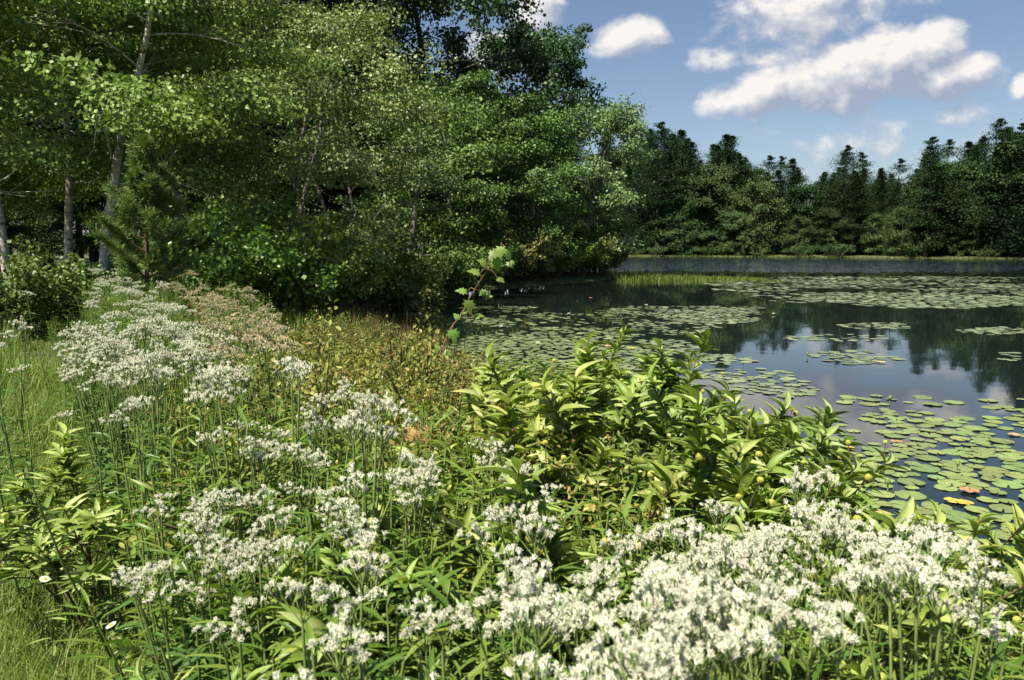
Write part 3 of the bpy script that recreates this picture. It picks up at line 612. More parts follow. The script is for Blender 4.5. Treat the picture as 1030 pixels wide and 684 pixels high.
warm = [(1020, 438, 'r', 'reddish lily pad at the right edge of the water'), (902, 445, 'r', 'orange lily pad beside the upright bud in the gap of pads'), (958, 505, 'y', 'bright yellow folded lily pad in the middle of the right-hand pads'), (970, 507, 'y', 'small yellow pad touching the bright yellow one'), (872, 516, 'r', 'orange lily pad left of two near the white flowers'), (885, 518, 'r', 'orange lily pad right of two near the white flowers'),
        (940, 535, 'r', 'orange spotted pad nearest the big white flower head'), (852, 452, 'y', 'yellow pad among thin pads left of the main patch'), (975, 495, 'r', 'rusty pad behind the yellow pad'), (886, 365, 'r', 'pinkish pad lying in the open reflected sky'), (612, 349, 'r', 'orange pad in the dense bed behind the buttonbush'), (594, 300, 'r', 'rust pad alone in the dark water by the wooded shore'), (636, 351, 'y', 'yellow-orange pad at the right end of the dense bed')]
WP = [(onwater(a, b), t, l) for a, b, t, l in warm]
near = [p for p in near if all((p[0] - w[0][0]) ** 2 + (p[1] - w[0][1]) ** 2 > .02 for w in WP)]
def zone(x, y):
    px, py = w2p(x, y)
    if px > 700 and y < 9: return 'green lily pad in the near bed by the white flowers'
    if px > 700 and y < 13: return 'green lily pad in the loose bed across the reflected cloud'
    if px > 700: return 'green lily pad in the thin rafts near the reflected treetops'
    if y < 22: return 'green lily pad in the crowded bed behind the buttonbush'
    return 'green lily pad in the dark water off the wooded point'
for j, (x, y, s) in enumerate(near[:290]):
    o = obj('lily_pad', pads[j % 6], None, (x, y, .005 + .008 * prr.random()), prr.uniform(0, 6.3), s); o.rotation_euler = (prr.gauss(0, .02), prr.gauss(0, .02), prr.uniform(0, 6.3)); tag(o, zone(x, y), 'lily pad', 'green lily pads near the bank')
for j, ((x, y), t, l) in enumerate(WP):
    o = obj('lily_pad', pady if t == 'y' else padr, None, (x, y, .014 + .0006 * j), j * 1.7, .060 + .002 * j); tag(o, l, 'lily pad')
mb = MB()
def oct_pads(L, k):
    a = np.linspace(.15, 2 * PI - .15, k); T = np.concatenate([np.stack([np.cos(a), np.sin(a), 0 * a], 1), [[0, 0, 0]]]); Fc = np.array([list(range(k + 1))])
    P = np.array([(x, y, .004 + .009 * prr.random()) for x, y, s in L]); n = len(P); an = pr.uniform(0, 6.3, n)
    scatter(mb, T, Fc, P, np.stack([np.cos(an), np.sin(an), 0 * an], 1), np.array([0, 0, 1.]) + pr.normal(0, .035, (n, 3)), np.array([s for *_, s in L]), 0, False)
oct_pads(near[290:], 12)
fl = pad_layout(24, 62, FARP, 24000, .13, .2, 8, .85)
print('far pads', len(fl)); oct_pads(fl, 8)
tag(mb.build('distant_lily_pads', M['padfar']), 'carpet of lily pads spreading over the middle of the pond', 'lily pads', kind='stuff')

# buds, turtle-like snag, small white water lilies
def lathe(mb, prof, k=10, mat=0, c=(0, 0, 0)):
    a = np.arange(k) * 2 * PI / k; V = np.array([[c[0] + r_ * math.cos(t), c[1] + r_ * math.sin(t), c[2] + z] for (r_, z) in prof for t in a]); n = len(prof)
    i = np.arange(n - 1)[:, None] * k; j = np.arange(k)[None]; j2 = (j + 1) % k; mb.add(V, np.stack([i + j, i + j2, i + k + j2, i + k + j], -1).reshape(-1, 4), mat)
bs = MB(); tube(bs, [(0, 0, -.1), (.005, 0, .02), (.004, 0, .07)], [.006, .006, .006], 6); bb = MB(); lathe(bb, [(.001, .065), (.016, .07), (.022, .085), (.020, .10), (.010, .118), (.001, .122)])
bud = Kind('lily_bud', [('stalk', bs.mesh('stalk', M['stem']), (0, 0, 0), (0, 0, 0), 1, []), ('bud', bb.mesh('bud', M['stem']), (0, 0, 0), (0, 0, 0), 1, [])])
for (px, py, s, l) in ((895, 407, 1.0, 'upright green water lily bud in open water above the main pads'), (963, 474, .8, 'dark bud poking up between pads right of centre of the near bed'), (812, 360, .9, 'dark bud on the reflected sky far out'), (735, 381, .8, 'dark bud among the thin pads above the buttonbush'), (747, 370, .9, 'yellowish bud standing among thin pads above the buttonbush'), (892, 496, 1.1, 'bud close to the bank by the orange pads')):
    x, y = onwater(px, py); bud.place((x, y, 0), px, s, l, 'water lily bud')
sn = MB(); tube(sn, [(-.09, 0, .0), (-.05, .01, .02), (0, 0, .035), (.05, .01, .03), (.1, .02, .005)], [.012, .03, .035, .03, .01], 8); tube(sn, [(.02, 0, .04), (.05, -.03, .07), (.06, -.05, .08)], [.012, .01, .006], 6)
x, y = onwater(838, 469); tag(sn.build('driftwood', M['dark']), 'small dark lump of driftwood floating by the bush edge', 'driftwood').location = (x, y, 0)
wl = MB(); r = rng(9)
for ring, (nn, el, ln) in enumerate(((9, .25, 1), (8, .6, .85), (6, 1.0, .7))):
    an = np.arange(nn) * 2 * PI / nn + ring * .3; X = np.stack([np.cos(an) * math.cos(el), np.sin(an) * math.cos(el), np.full(nn, math.sin(el))], 1); scatter(wl, OVAL[0], OVAL[1], np.zeros((nn, 3)) + [0, 0, .02], X, np.array([0, 0, 1.]) - X * .2, np.full(nn, .06 * ln))
wlc = MB(); lathe(wlc, [(.001, .02), (.012, .025), (.014, .04), (.002, .045)])
lily = Kind('water_lily', [('petals', wl.mesh('petals', M['petal']), (0, 0, 0), (0, 0, 0), 1, []), ('centre', wlc.mesh('centre', M['yellow']), (0, 0, 0), (0, 0, 0), 1, [])])
for (px, py, l) in ((650, 308, 'white water lily on the far pads off the wooded point'), (541, 347, 'small white water lily in the dense bed left of the buttonbush'), (572, 317, 'white water lily at the edge of the dark water'), (504, 330, 'white water lily close behind the maple sapling'), (778, 317, 'tiny white water lily right of the dark reflection')):
    x, y = onwater(px, py); lily.place((x, y, .012), px, 1.1, l, 'water lily')

# ------------------------------------------------------------------ grasses and undergrowth (stuff)
def blades(mb, r, P, h, w, lean=.35, seg=3, mat=0):
    n = len(P); an = r.uniform(0, 2 * PI, n); D = np.stack([np.cos(an), np.sin(an), 0 * an], 1); S = np.stack([-np.sin(an), np.cos(an), 0 * an], 1)
    ln = r.uniform(.1, 1, n) * lean; rows = []
    for k in range(seg + 1):
        t = k / seg; c = P + D * (h * ln * t * t)[:, None] + np.array([0, 0, 1.]) * (h * t * (1 - .25 * ln * t))[:, None]; ww = (w * (1 - t) ** .6 * .5 + .0003)[:, None]
        rows += [c - S * ww, c + S * ww]
    V = np.stack(rows, 1); Fc = np.array([[2 * k, 2 * k + 1, 2 * k + 3, 2 * k + 2] for k in range(seg)]); k2 = V.shape[1]
    mb.add(V.reshape(-1, 3), (Fc[None] + (np.arange(n) * k2)[:, None, None]).reshape(-1, 4), mat)
def field_pts(r, n, d0, d1, pw=1.0, pxr=(-120, 1150)):
    """ground points seen from the bank, thinning with distance"""
    d = d0 * (d1 / d0) ** (r.random(n) ** pw); px = r.uniform(pxr[0], pxr[1], n); x = (px - 515) / F * d; y = d
    g = ground(x, y); s = sdist(x, y); ok = s > .0
    return np.stack([x, y, g], 1)[ok], px[ok], d[ok], s[ok]
gr = rng(300)
P, px, d, s = field_pts(gr, 60000, .9, 16, .75)
mb = MB(); path = np.abs(P[:, 0] - (-.585 * P[:, 1])) < .35 + .02 * P[:, 1]
hgt = np.where(path | ((px < 125) & (d < 3.2)), .14, .42) * gr.uniform(.6, 1.3, len(P)); hgt = np.where(px > 800, hgt * .6, hgt); hgt = np.where(P[:, 0] < -.70 * P[:, 1], hgt * .9, hgt)
wd = .0035 + .0006 * d
blades(mb, gr, P, hgt, wd * gr.uniform(.7, 1.3, len(P)), .75)
tag(mb.build('meadow_grass', M['grass']), 'fine green grass covering the bank and the trail edge', 'grass', kind='stuff')
# extra short grass around the trail, bottom left
mb = MB(); P2, px2, d2, s2 = field_pts(gr, 45000, 1.6, 9, .8, (-160, 230)); blades(mb, gr, P2, gr.uniform(.07, .26, len(P2)), (.0028 + .0005 * d2), 1.1)
tag(mb.build('trail_grass', M['trailgrass']), 'short trampled grass along the trail at the left', 'grass', kind='stuff')
# leafy undergrowth: stems with leaves
def herb_template(seed, leafT, nl, ll, spread):
    r = rng(seed); mb = MB(); P = curve((0, 0, 0), (r.normal(0, .08), r.normal(0, .08), 1), 1, 5, (0, 0, .2), r, .05); tube(mb, P, .006 * np.linspace(1, .5, 6), 3, 1)
    t = np.linspace(.15, 1, nl); f = t * 5; q = np.minimum(4, f.astype(int)); pos = P[q] + (P[q + 1] - P[q]) * (f - q)[:, None]; an = np.arange(nl) * 2.4 + r.uniform(-.3, .3, nl)
    X = np.stack([np.cos(an), np.sin(an), r.uniform(.1, .8, nl) + .5 * t], 1); scatter(mb, leafT[0], leafT[1], pos, X, np.array([0, 0, 1.]) + r.normal(0, .25, (nl, 3)), ll * r.uniform(.7, 1.2, nl), 0, True)
    return np.concatenate(mb.v), mb
def stamp(mb, tm, P, H, r):
    V, src = tm; n = len(P); an = r.uniform(0, 6.3, n); c, s = np.cos(an), np.sin(an); H = H[:, None]
    X = (V[None, :, 0] * c[:, None] - V[None, :, 1] * s[:, None]) * H ** .6; Yv = (V[None, :, 0] * s[:, None] + V[None, :, 1] * c[:, None]) * H ** .6; Z = V[None, :, 2] * H
    lx = r.normal(0, .1, (n, 1)); ly = r.normal(0, .1, (n, 1)); A = np.stack([X + Z * lx + P[:, 0:1], Yv + Z * ly + P[:, 1:2], Z + P[:, 2:3]], -1).reshape(-1, 3)
    off = np.arange(n) * len(V); base = mb.n; first = True
    mb.v.append(A)
    for f, m, sm in zip(src.f, src.m, src.sm):
        mb.f.append((f[None] + off[:, None, None]).reshape(-1, f.shape[1]) + base); mb.m.append(np.tile(m, n)); mb.sm.append(np.tile(sm, n))
    mb.n = base + len(A)
herbs = [herb_template(400 + i, (LANCE, NARROW, NARROW, LANCE)[i], (34, 44, 30, 26)[i], (.080, .105, .095, .055)[i], 1) for i in range(4)]
P3, px3, d3, s3 = field_pts(gr, 10500, .75, 13, .62)
okk = (P3[:, 0] > -np.interp(P3[:, 1], [1.5, 3.2, 4.8], [.44, .50, .60]) * P3[:, 1]) & ((px3 > 330) | (d3 > 1.15)); okk &= ~((px3 > 265) & (px3 < 520) & (d3 > 3.4)); P3 = P3[okk]; d3 = d3[okk]; px3 = px3[okk]
LX, LY = [700, 760, 800, 860, 900, 1030, 1200], [400, 445, 470, 510, 556, 575, 600]
mb = MB(); H3 = gr.uniform(.55, .93, len(P3)) * np.where(P3[:, 0] < -.55 * P3[:, 1], .5, 1)
cap = 2.0 - (np.interp(px3, LX, LY) - 248) / F * d3 - P3[:, 2]; H3 = np.where(px3 > 700, np.minimum(H3, np.maximum(cap, .12) * gr.uniform(.8, 1, len(P3))), H3)
for k in range(4): sel = gr.integers(0, 4, len(P3)) == k; stamp(mb, herbs[k], P3[sel], H3[sel], gr)
tag(mb.build('leafy_undergrowth', [M['herb'], M['stem']]), 'dense leafy green stems filling the meadow between the flowers', 'undergrowth', kind='stuff')
# marsh grass off the point, far bank grass, corner reeds
mb = MB(); r = rng(310); n = 9000; q = r.uniform(0, 1, n); X = 6.2 + q * 9.5; Yv = 49 + r.normal(0, 1.6, n) * (1.4 - q) - q * 2 + r.uniform(-2, 2, n); ok = (sdist(X, Yv) < 1.2) & (r.random(n) < .25 + .75 * (np.sin(X * 2.9 + Yv) * np.sin(Yv * 1.3 - X) > -.1))
blades(mb, r, np.stack([X, Yv, 0 * X - .05], 1)[ok], r.uniform(.15, .42, ok.sum()) * (1.15 - .7 * q[ok]), np.full(ok.sum(), .05), .4)
tag(mb.build('marsh_grass', M['marsh']), 'bright green marsh grass growing in the water off the wooded point', 'marsh grass', kind='stuff')
mb = MB(); P = []
for j in range(9000):
    p, _ = along(prr.random()); P.append((p[0] + prr.gauss(0, .7), p[1] + prr.gauss(0, .7)))
P = np.array(P); s = sdist(P[:, 0], P[:, 1]); P = P[s > .1]; g = np.maximum(ground(P[:, 0], P[:, 1]), 0); blades(mb, r, np.column_stack([P, g]), r.uniform(.12, .32, len(P)), np.full(len(P), .12), .5)
tag(mb.build('far_bank_grass', M['marsh']), 'thin strip of yellow green grass along the far shore', 'grass', kind='stuff')
mb = MB(); n = 5000; t = r.random(n); line = SHORE[8:14]; k = np.minimum(4, (t * 5).astype(int)); ff = t * 5 - k; P = line[k] + (line[k + 1] - line[k]) * ff[:, None] + r.normal(0, .45, (n, 2)); g = np.maximum(ground(P[:, 0], P[:, 1]), -.05); dd = P[:, 1]
blades(mb, r, np.column_stack([P, g]), r.uniform(.25, .6, n), .006 + .0008 * dd, .5); M['sedge'] = leaf_mat('brown_sedge', [(.06, .065, .018), (.11, .11, .03), (.17, .12, .055), (.22, .13, .07)], .3, .6, .2, val=0, hue=0)
tag(mb.build('shore_sedge', M['sedge']), 'brownish sedge fringe at the corner of the pond', 'sedge', kind='stuff')

# ------------------------------------------------------------------ white thoroughwort
def flower_head(seed, R=.03, n=24, hi=True, petal='petal'):
    """flat-topped cluster of fluffy white florets on branching stalks; origin at its base"""
    r = rng(seed); mb = MB(); subs = 6 if hi else 7; hh = R * 1.2 + .02
    tube(mb, [(0, 0, 0), (0, 0, .02)], [.0020, .0018], 4, 2)
    for k in range(subs):
        an = k * 2.4; rr = R * math.sqrt((k + .3) / subs); c = np.array([math.cos(an) * rr, math.sin(an) * rr, hh - rr * .3 + r.normal(0, .005)])
        tube(mb, [(0, 0, .012), (c[0] * .45, c[1] * .45, c[2] * .5), c - [0, 0, .008]], [.0014, .0011, .0009], 3, 2)
        m = max(2, int(n / subs * r.uniform(.7, 1.3))); a = r.uniform(0, 6.3, m); q = np.sqrt(r.random(m)) * R * .42
        B = c + np.stack([np.cos(a) * q, np.sin(a) * q, r.normal(0, .005, m)], 1); D = norm(np.stack([np.cos(a) * q / R * .9 + c[0] / R * .45, np.sin(a) * q / R * .9 + c[1] / R * .45, np.ones(m)], 1) + r.normal(0, .16, (m, 3)))
        L1 = .0075 if hi else .011; kk = 5 if hi else 3; av = np.arange(kk) * 2 * PI / kk; T = np.concatenate([np.stack([0 * av - .1, .07 * np.cos(av), .07 * np.sin(av)], 1), np.stack([0 * av + 1, .24 * np.cos(av), .24 * np.sin(av)], 1)])
        Fc = np.array([[i, (i + 1) % kk, kk + (i + 1) % kk, kk + i] for i in range(kk)]); scatter(mb, T, Fc, B, D, r.normal(0, 1, (m, 3)), np.full(m, L1), 1)
        op = r.random(m) > .18; Bc, Dc = B[op], D[op]; B, D = (Bc, Dc) if op.sum() > 1 else (B, D); m = len(B)
        if hi:     # five little tubes per cup, each with a ragged fringe
            nf = 5; Bt = np.repeat(B + D * L1 * .7, nf, 0); Dt = norm(np.repeat(D, nf, 0) + r.normal(0, .26, (m * nf, 3))); Lt = r.uniform(.0055, .0075, m * nf)
            av = np.arange(4) * PI / 2; T2 = np.concatenate([np.stack([0 * av, .10 * np.cos(av), .10 * np.sin(av)], 1), np.stack([0 * av + 1, .17 * np.cos(av), .17 * np.sin(av)], 1)]); F2 = np.array([[i, (i + 1) % 4, 4 + (i + 1) % 4, 4 + i] for i in range(4)] + [[4, 5, 6, 7]])
            scatter(mb, T2, F2, Bt, Dt, r.normal(0, 1, (m * nf, 3)), Lt, 0)
            npt = 14; Bp = np.repeat(Bt + Dt * (Lt * .9)[:, None], npt, 0); Dp = np.repeat(Dt, npt, 0) + r.normal(0, .65, (m * nf * npt, 3)); ln = r.uniform(.0028, .0060, len(Bp)); scatter(mb, DIAMOND[0], DIAMOND[1], Bp, Dp, r.normal(0, 1, (len(Bp), 3)), np.stack([ln, ln * .21, ln], 1), 0, False)
        else:
            npt = 14; Bp = np.repeat(B + D * L1 * .8, npt, 0); Dp = np.repeat(D, npt, 0) + r.normal(0, .5, (m * npt, 3)); ln = r.uniform(.007, .012, m * npt)
            scatter(mb, DIAMOND[0], DIAMOND[1], Bp, Dp, r.normal(0, 1, (m * npt, 3)), np.stack([ln, ln * .45, ln], 1), 0, False)
    return mb.mesh('flower_head', [M[petal], M['cup'], M['stem']])
heads_hi = [flower_head(500 + i, [.027, .033, .023, .030][i], [22, 30, 17, 26][i]) for i in range(4)]
heads_lo = [flower_head(520 + i, [.040, .046, .036][i], 34, False) for i in range(3)]
def thoroughwort(seed, heads, nh, spread, hi, H=1.0, leafs=44, leafm='boneleaf', nm='white_thoroughwort', T=LANCE, ll=.10):
    r = rng(seed); st = MB(); lf = MB(); P = curve((0, 0, 0), (r.normal(0, .05), r.normal(0, .05), 1), H - .17, 8, (0, 0, .1), r, .03); tube(st, P, .0042 * np.linspace(1.15, .6, 9), 5)
    t = np.linspace(.12, .98, leafs // 2); f = t * 8; q = np.minimum(7, f.astype(int)); pos = P[q] + (P[q + 1] - P[q]) * (f - q)[:, None]
    for side in (0, PI):
        an = np.arange(len(t)) * (PI / 2 + .15) + side; X = np.stack([np.cos(an), np.sin(an), r.uniform(.15, .7, len(t))], 1); scatter(lf, T[0], T[1], pos, X, np.array([0, 0, 1.]) + r.normal(0, .15, (len(t), 3)), ll * (1.1 - .5 * t) * r.uniform(.8, 1.2, len(t)))
    parts = []; top = P[-1]
    for k in range(nh):
        an = k * 2.4 + r.uniform(-.3, .3); rr = spread * math.sqrt(k / max(1, nh - .5)); e = top + np.array([math.cos(an) * rr, math.sin(an) * rr, .09 - rr * .25 + r.normal(0, .014)]); q = 7 - min(2, k % 3); s0 = P[q]
        mid = (s0 + e) / 2 + np.array([math.cos(an), math.sin(an), -.2]) * rr * .18; tube(st, [s0, mid, e + [0, 0, .004]], [.0028, .0024, .002], 4)
        parts.append(('flower_head', heads[(k + seed) % len(heads)], tuple(e), (r.normal(0, .12) - math.sin(an) * rr * 1.5, r.normal(0, .12) + math.cos(an) * rr * 1.5, r.uniform(0, 6.3)), r.uniform(.85, 1.15), []))
    return Kind(nm, [('stem', st.mesh('stem', M['stem']), (0, 0, 0), (0, 0, 0), 1, []), ('foliage', lf.mesh('foliage', M[leafm]), (0, 0, 0), (0, 0, 0), 1, [])] + parts)
tw_hi = [thoroughwort(600 + i, heads_hi, (3, 5, 3, 7, 2, 1)[i], (.045, .068, .045, .085, .035, 0)[i], True) for i in range(6)]
tw_lo = [thoroughwort(620 + i, heads_lo, (3, 4, 2, 1)[i], (.08, .10, .055, 0)[i], False, leafs=30) for i in range(4)]
fr = random.Random(21); placed = []
def plant_fl(px, py, h, size, label, near_=None):
    """size 0..5 picks how many heads"""
    x, y = at(px, py, h); g = G(x, y)
    if sdist(np.array([x]), np.array([y]))[0] < .05: return None
    if px < 300 and py > 420: size = {0: 2, 1: 2, 2: 4}.get(size, size)
    hi = y < 4.2; k = tw_hi[min(5, size)] if hi else tw_lo[min(3, size)]
    placed.append((x, y)); return k.place((x, y, g), fr.uniform(0, 6.3), (1, 1, 1) if h == 1 else (min(1.1, h ** .3),) * 2 + (h,), label, 'flowering plant', 'white flowering plants on the bank', (fr.gauss(0, .05), fr.gauss(0, .05)))
# (px, py of the flower top, plant height, head count code, label); codes hi: 0=4 heads 1=5 2=3 3=6 4=2 5=1
KEY = [(248, 366, 1.16, 1, 'tall white cluster first of three standing before the faded pink plants'), (292, 360, 1.16, 0, 'tall white cluster nearest the golden shrubs behind the three in mid distance'), (338, 398, 1.16, 1, 'tall white cluster rising in front of the golden thicket'), (360, 405, 1.14, 2, 'white cluster at the right of the pair before the golden thicket'), (780, 590, 1.14, 1, 'white cluster in the lower middle of the right-hand drift'), (690, 575, 1.10, 0, 'white cluster at the lower left of the right-hand drift'), (745, 520, 1.06, 0, 'white cluster on the upper edge of the right-hand drift'), (690, 640, 1.14, 1, 'white cluster at the bottom below the right-hand drift'),
 (810, 560, 1.12, 1, 'white cluster right of the thick middle of the drift'), (935, 560, 1.16, 3, 'largest white flower cluster, low at the right, hanging over the lily pads'), (800, 468, 1.14, 1, 'white flower cluster in front of the buttonbush just left of the floating driftwood'), (835, 498, 1.12, 1, 'white flower cluster standing highest against the near lily pads'),
       (860, 545, 1.12, 0, 'white flower cluster between the tallest right-hand one and the largest one'), (770, 540, 1.08, 1, 'white flower cluster in the thick of the right-hand drift'), (700, 520, 1.05, 2, 'white flower cluster at the foot of the buttonbush left of the right-hand drift'),
       (665, 512, 1.04, 4, 'small white cluster below the buttonbush leaves'), (855, 590, 1.15, 3, 'big soft white cluster beneath the largest one'), 
       (640, 560, 1.08, 1, 'dense white cluster right of the yellow buttonbush balls'), (590, 570, 1.08, 1, 'white cluster in the centre foreground'), (540, 590, 1.08, 2, 'white cluster low in the centre foreground'),
       (505, 600, 1.06, 4, 'single forked white cluster over the dark leaves at bottom centre'), (520, 650, 1.10, 2, 'white cluster at the bottom edge of the centre'), (610, 640, 1.12, 0, 'white cluster near the bottom edge right of centre'), 
       (760, 650, 1.16, 2, 'pale drooping white cluster at the bottom of the drift'), 
       (500, 455, 1.03, 2, 'white cluster beneath the buttonbush left end'), (530, 470, 1.03, 0, 'white cluster with broad flat top left of the buttonbush'), (565, 463, 1.03, 4, 'small white cluster tucked against the buttonbush leaves'), (475, 445, 1.03, 4, 'white cluster right of the yellowed maple leaf'),
       (370, 465, 1.05, 1, 'broad white cluster left of the yellow balls in mid meadow'), (395, 485, 1.04, 0, 'white cluster right beside the broad mid-meadow one'), (345, 495, 1.03, 2, 'lower white cluster of the mid-meadow group'), (405, 527, 1.0, 5, 'lone small white head below the mid-meadow group'),
       (330, 560, 1.03, 2, 'white cluster left of the bottom centre'), (345, 570, 1.03, 5, 'small head beside the bottom centre-left cluster'), (325, 625, 1.05, 2, 'white cluster near the bottom edge left of centre'), (370, 610, 1.03, 4, 'small cluster near the bottom edge left of centre'), (300, 600, .9, 5, 'single head low left of centre'),
       (430, 660, 1.05, 5, 'single small head at the bottom edge centre'), (285, 680, 1.0, 4, 'cluster cut by the bottom edge left'), (530, 520, 1.05, 0, 'white cluster above the centre foreground group'), (560, 535, 1.06, 2, 'white cluster linking the centre group and the drift'), (600, 530, 1.06, 4, 'small cluster under the buttonbush'),
       (135, 398, 1.06, 0, 'round white cluster alone in the left meadow'), (190, 435, .98, 5, 'small cluster above the left-meadow yellow balls'), (195, 450, .95, 2, 'cluster left of centre in the leafy middle'), (228, 475, .95, 2, 'white heads above the leafy middle left'), (265, 435, 1.0, 2, 'cluster in the leafy middle'),
       (250, 500, .98, 2, 'loose cluster below the leafy middle'), (275, 522, .98, 0, 'loose white cluster left of the dark gap'), (205, 510, .9, 4, 'two heads low in the leafy middle left'), (200, 555, .9, 4, 'small cluster among tall grass left'), (155, 597, .8, 5, 'single small white head low at left'), (190, 548, .85, 5, 'single head above the daisy-like flowers'), (225, 575, .85, 5, 'tiny head in shaded grass'),
       (240, 372, 1.02, 1, 'white cluster left of three in the mid distance'), (262, 368, 1.02, 0, 'white cluster between two others in the mid distance'), (298, 362, 1.02, 1, 'white cluster right of three in the mid distance'), (330, 395, 1.02, 0, 'white cluster before the golden shrubs'), (350, 385, 1.02, 2, 'white cluster nearest the golden shrubs'), (345, 410, 1.02, 0, 'lower white cluster before the golden shrubs'), (318, 402, 1.0, 2, 'small cluster left of the golden shrubs'),
       (5, 312, 1.1, 0, 'flat white cluster at the left edge'), (18, 322, 1.08, 2, 'white cluster beside the left-edge one'), (55, 360, .98, 2, 'white cluster in grass near the left edge'), (10, 372, 1.0, 2, 'white cluster low at the left edge'), (28, 368, .95, 5, 'single head near the left edge'), (45, 412, .85, 5, 'small head in shaded grass at left'), (8, 340, 1.0, 5, 'small head under the left-edge cluster'), (42, 292, 1.05, 5, 'tall lone head by the trail')]
for (a, b, h, c, l) in KEY: plant_fl(a, b, h, c, l)
# the far drift at the left: many
def drift(n, poly, hr, label, codes, seed):
    r = random.Random(seed); made = 0; tries = 0
    xs = [p[0] for p in poly]; ys = [p[1] for p in poly]
    while made < n and tries < n * 40:
        tries += 1; a = r.uniform(min(xs), max(xs)); b = r.uniform(min(ys), max(ys)); ins = False
        for i in range(len(poly)):
            p, q = poly[i], poly[(i + 1) % len(poly)]
            if (p[1] > b) != (q[1] > b) and a < (q[0] - p[0]) * (b - p[1]) / (q[1] - p[1]) + p[0]: ins = not ins
        if not ins: continue
        if plant_fl(a, b, r.uniform(*hr), r.choice(codes), label): made += 1
drift(90, [(82, 268), (105, 256), (140, 262), (210, 325), (215, 350), (160, 375), (100, 368), (88, 320)], (1.0, 1.1), 'white flowering plant in the long drift running back toward the small pine', (0, 1, 1, 2), 31)
drift(16, [(60, 262), (100, 250), (170, 262), (160, 275), (80, 275)], (1.0, 1.15), 'white flowering plant at the far end of the drift under the small pine', (0, 1, 2), 32)
drift(5, [(500, 560), (850, 560), (770, 670), (520, 670)], (.98, 1.12), 'white flowering plant deep in the right-hand drift', (0, 1, 2), 33)
drift(7, [(660, 505), (860, 505), (900, 560), (640, 560)], (.98, 1.08), 'white flowering plant at the back of the right-hand drift', (0, 1, 2), 34)
drift(26, [(150, 420), (320, 420), (330, 560), (180, 560)], (.85, .98), 'small white flowering plant scattered in the leafy middle of the meadow', (4, 5, 5, 2), 35)
print('flowers', len(placed))

# faded pink-cream plants
heads_b = [flower_head(540 + i, .045, 44, False, 'blush') for i in range(2)]
blush = [thoroughwort(650 + i, heads_b, 3 + i, .12, False, leafs=24, nm='faded_flower_plant', leafm='olive') for i in range(2)]
for j, (px, py) in enumerate([(172, 266), (186, 272), (160, 262), (190, 284), (205, 288), (222, 285), (238, 292), (215, 298), (228, 305), (246, 300), (262, 308), (180, 292), (250, 318), (270, 322), (236, 322), (284, 330), (222, 318), (200, 300), (258, 332), (276, 340)]):
    x, y = at(px, py, 1.12); blush[j % 2].place((x, y, G(x, y)), j * 1.1, (1.1, 1.1, 1.12), 'faded pinkish cream flowering plant on the bank by the pond corner', 'flowering plant', 'faded pinkish flower plants')

# ------------------------------------------------------------------ golden olive low shrubs
lea = [make_shrub('low_golden_shrub', 700 + i, .98, .50, M['leather'], M['brownstem'], 22, 64, .021, T=OVAL, sub=5, sp=.22, flat=.9, tilt=.9) for i in range(3)]
leg_ = make_shrub('low_golden_shrub', 720, .98, .50, M['olive'], M['redstem'], 22, 60, .024, T=OVAL, sub=5, sp=.22, flat=.9, tilt=.9)
GL_ = [(300, 316, 'nearest the foot of the bright shore shrub'), (322, 322, 'just before the bright shore shrub'), (348, 316, 'under the dark shore shrub'), (372, 322, 'beside the brown sedge tips'), (398, 314, 'furthest out at the pond corner'), (416, 326, 'by the dark corner water'), (338, 300, 'at the very foot of the thicket'), (290, 335, 'beside the pinkish flowers'), (300, 345, 'behind the mid-distance white clusters'), (325, 335, 'below the bright shore shrub'), (345, 340, 'left of the brown sedge'), (365, 350, 'in front of the brown sedge'), (385, 335, 'at the pond corner'), (405, 345, 'left of the maple sapling stem'), (425, 352, 'at the foot of the maple sapling'), (375, 380, 'in the middle of the golden thicket'),
       (400, 375, 'behind the orange leafed seedling'), (440, 375, 'right of the maple sapling stem'), (350, 365, 'next to the white cluster of the golden shrubs'), (455, 395, 'at the water side of the golden thicket'), (420, 405, 'behind the dark folded leaves'), (480, 400, 'between the golden thicket and the buttonbush'), (395, 415, 'at the front of the golden thicket'), (445, 425, 'in front of the water side thicket'), (505, 395, 'left behind the buttonbush'), (330, 372, 'lowest left of the golden thicket'), (280, 355, 'leftmost of the golden thicket'), (535, 375, 'rightmost, against the crowded lily pads')]
for j, (px, py, l) in enumerate(GL_):
    x, y = at(px, py, 1.0); (lea[j % 3] if j % 4 else leg_).place((x, y, G(x, y)), j * 1.7, (lambda q: (q ** .5, q ** .5, q))(fr.uniform(.85, 1.24)), 'low olive and gold small-leaved shrub ' + l, 'shrub', 'golden low shrubs on the bank')

# ------------------------------------------------------------------ buttonbush
bl = MB(); r = rng(11)
def ball_mesh():
    mb = MB(); n = 150; i = np.arange(n) + .5; ph = np.arccos(1 - 2 * i / n); th = PI * (1 + 5 ** .5) * i; D = np.stack([np.cos(th) * np.sin(ph), np.sin(th) * np.sin(ph), np.cos(ph)], 1)
    lathe(mb, [(.0005, -.0082), (.0045, -.0068), (.0078, -.003), (.0082, 0), (.0078, .003), (.0045, .0068), (.0005, .0082)], 10)
    k = 4; av = np.arange(k) * PI / 2; T = np.concatenate([np.stack([0 * av, .22 * np.cos(av), .22 * np.sin(av)], 1), np.stack([0 * av + 1, .13 * np.cos(av), .13 * np.sin(av)], 1)]); Fc = np.array([[a, (a + 1) % k, k + (a + 1) % k, k + a] for a in range(k)] + [[4, 5, 6, 7]])
    scatter(mb, T, Fc, D * .0075, D, np.tile([.3, .5, .8], (n, 1)), np.full(n, .0038)); return mb.mesh('flower_ball', M['ball'])
BALL = ball_mesh()
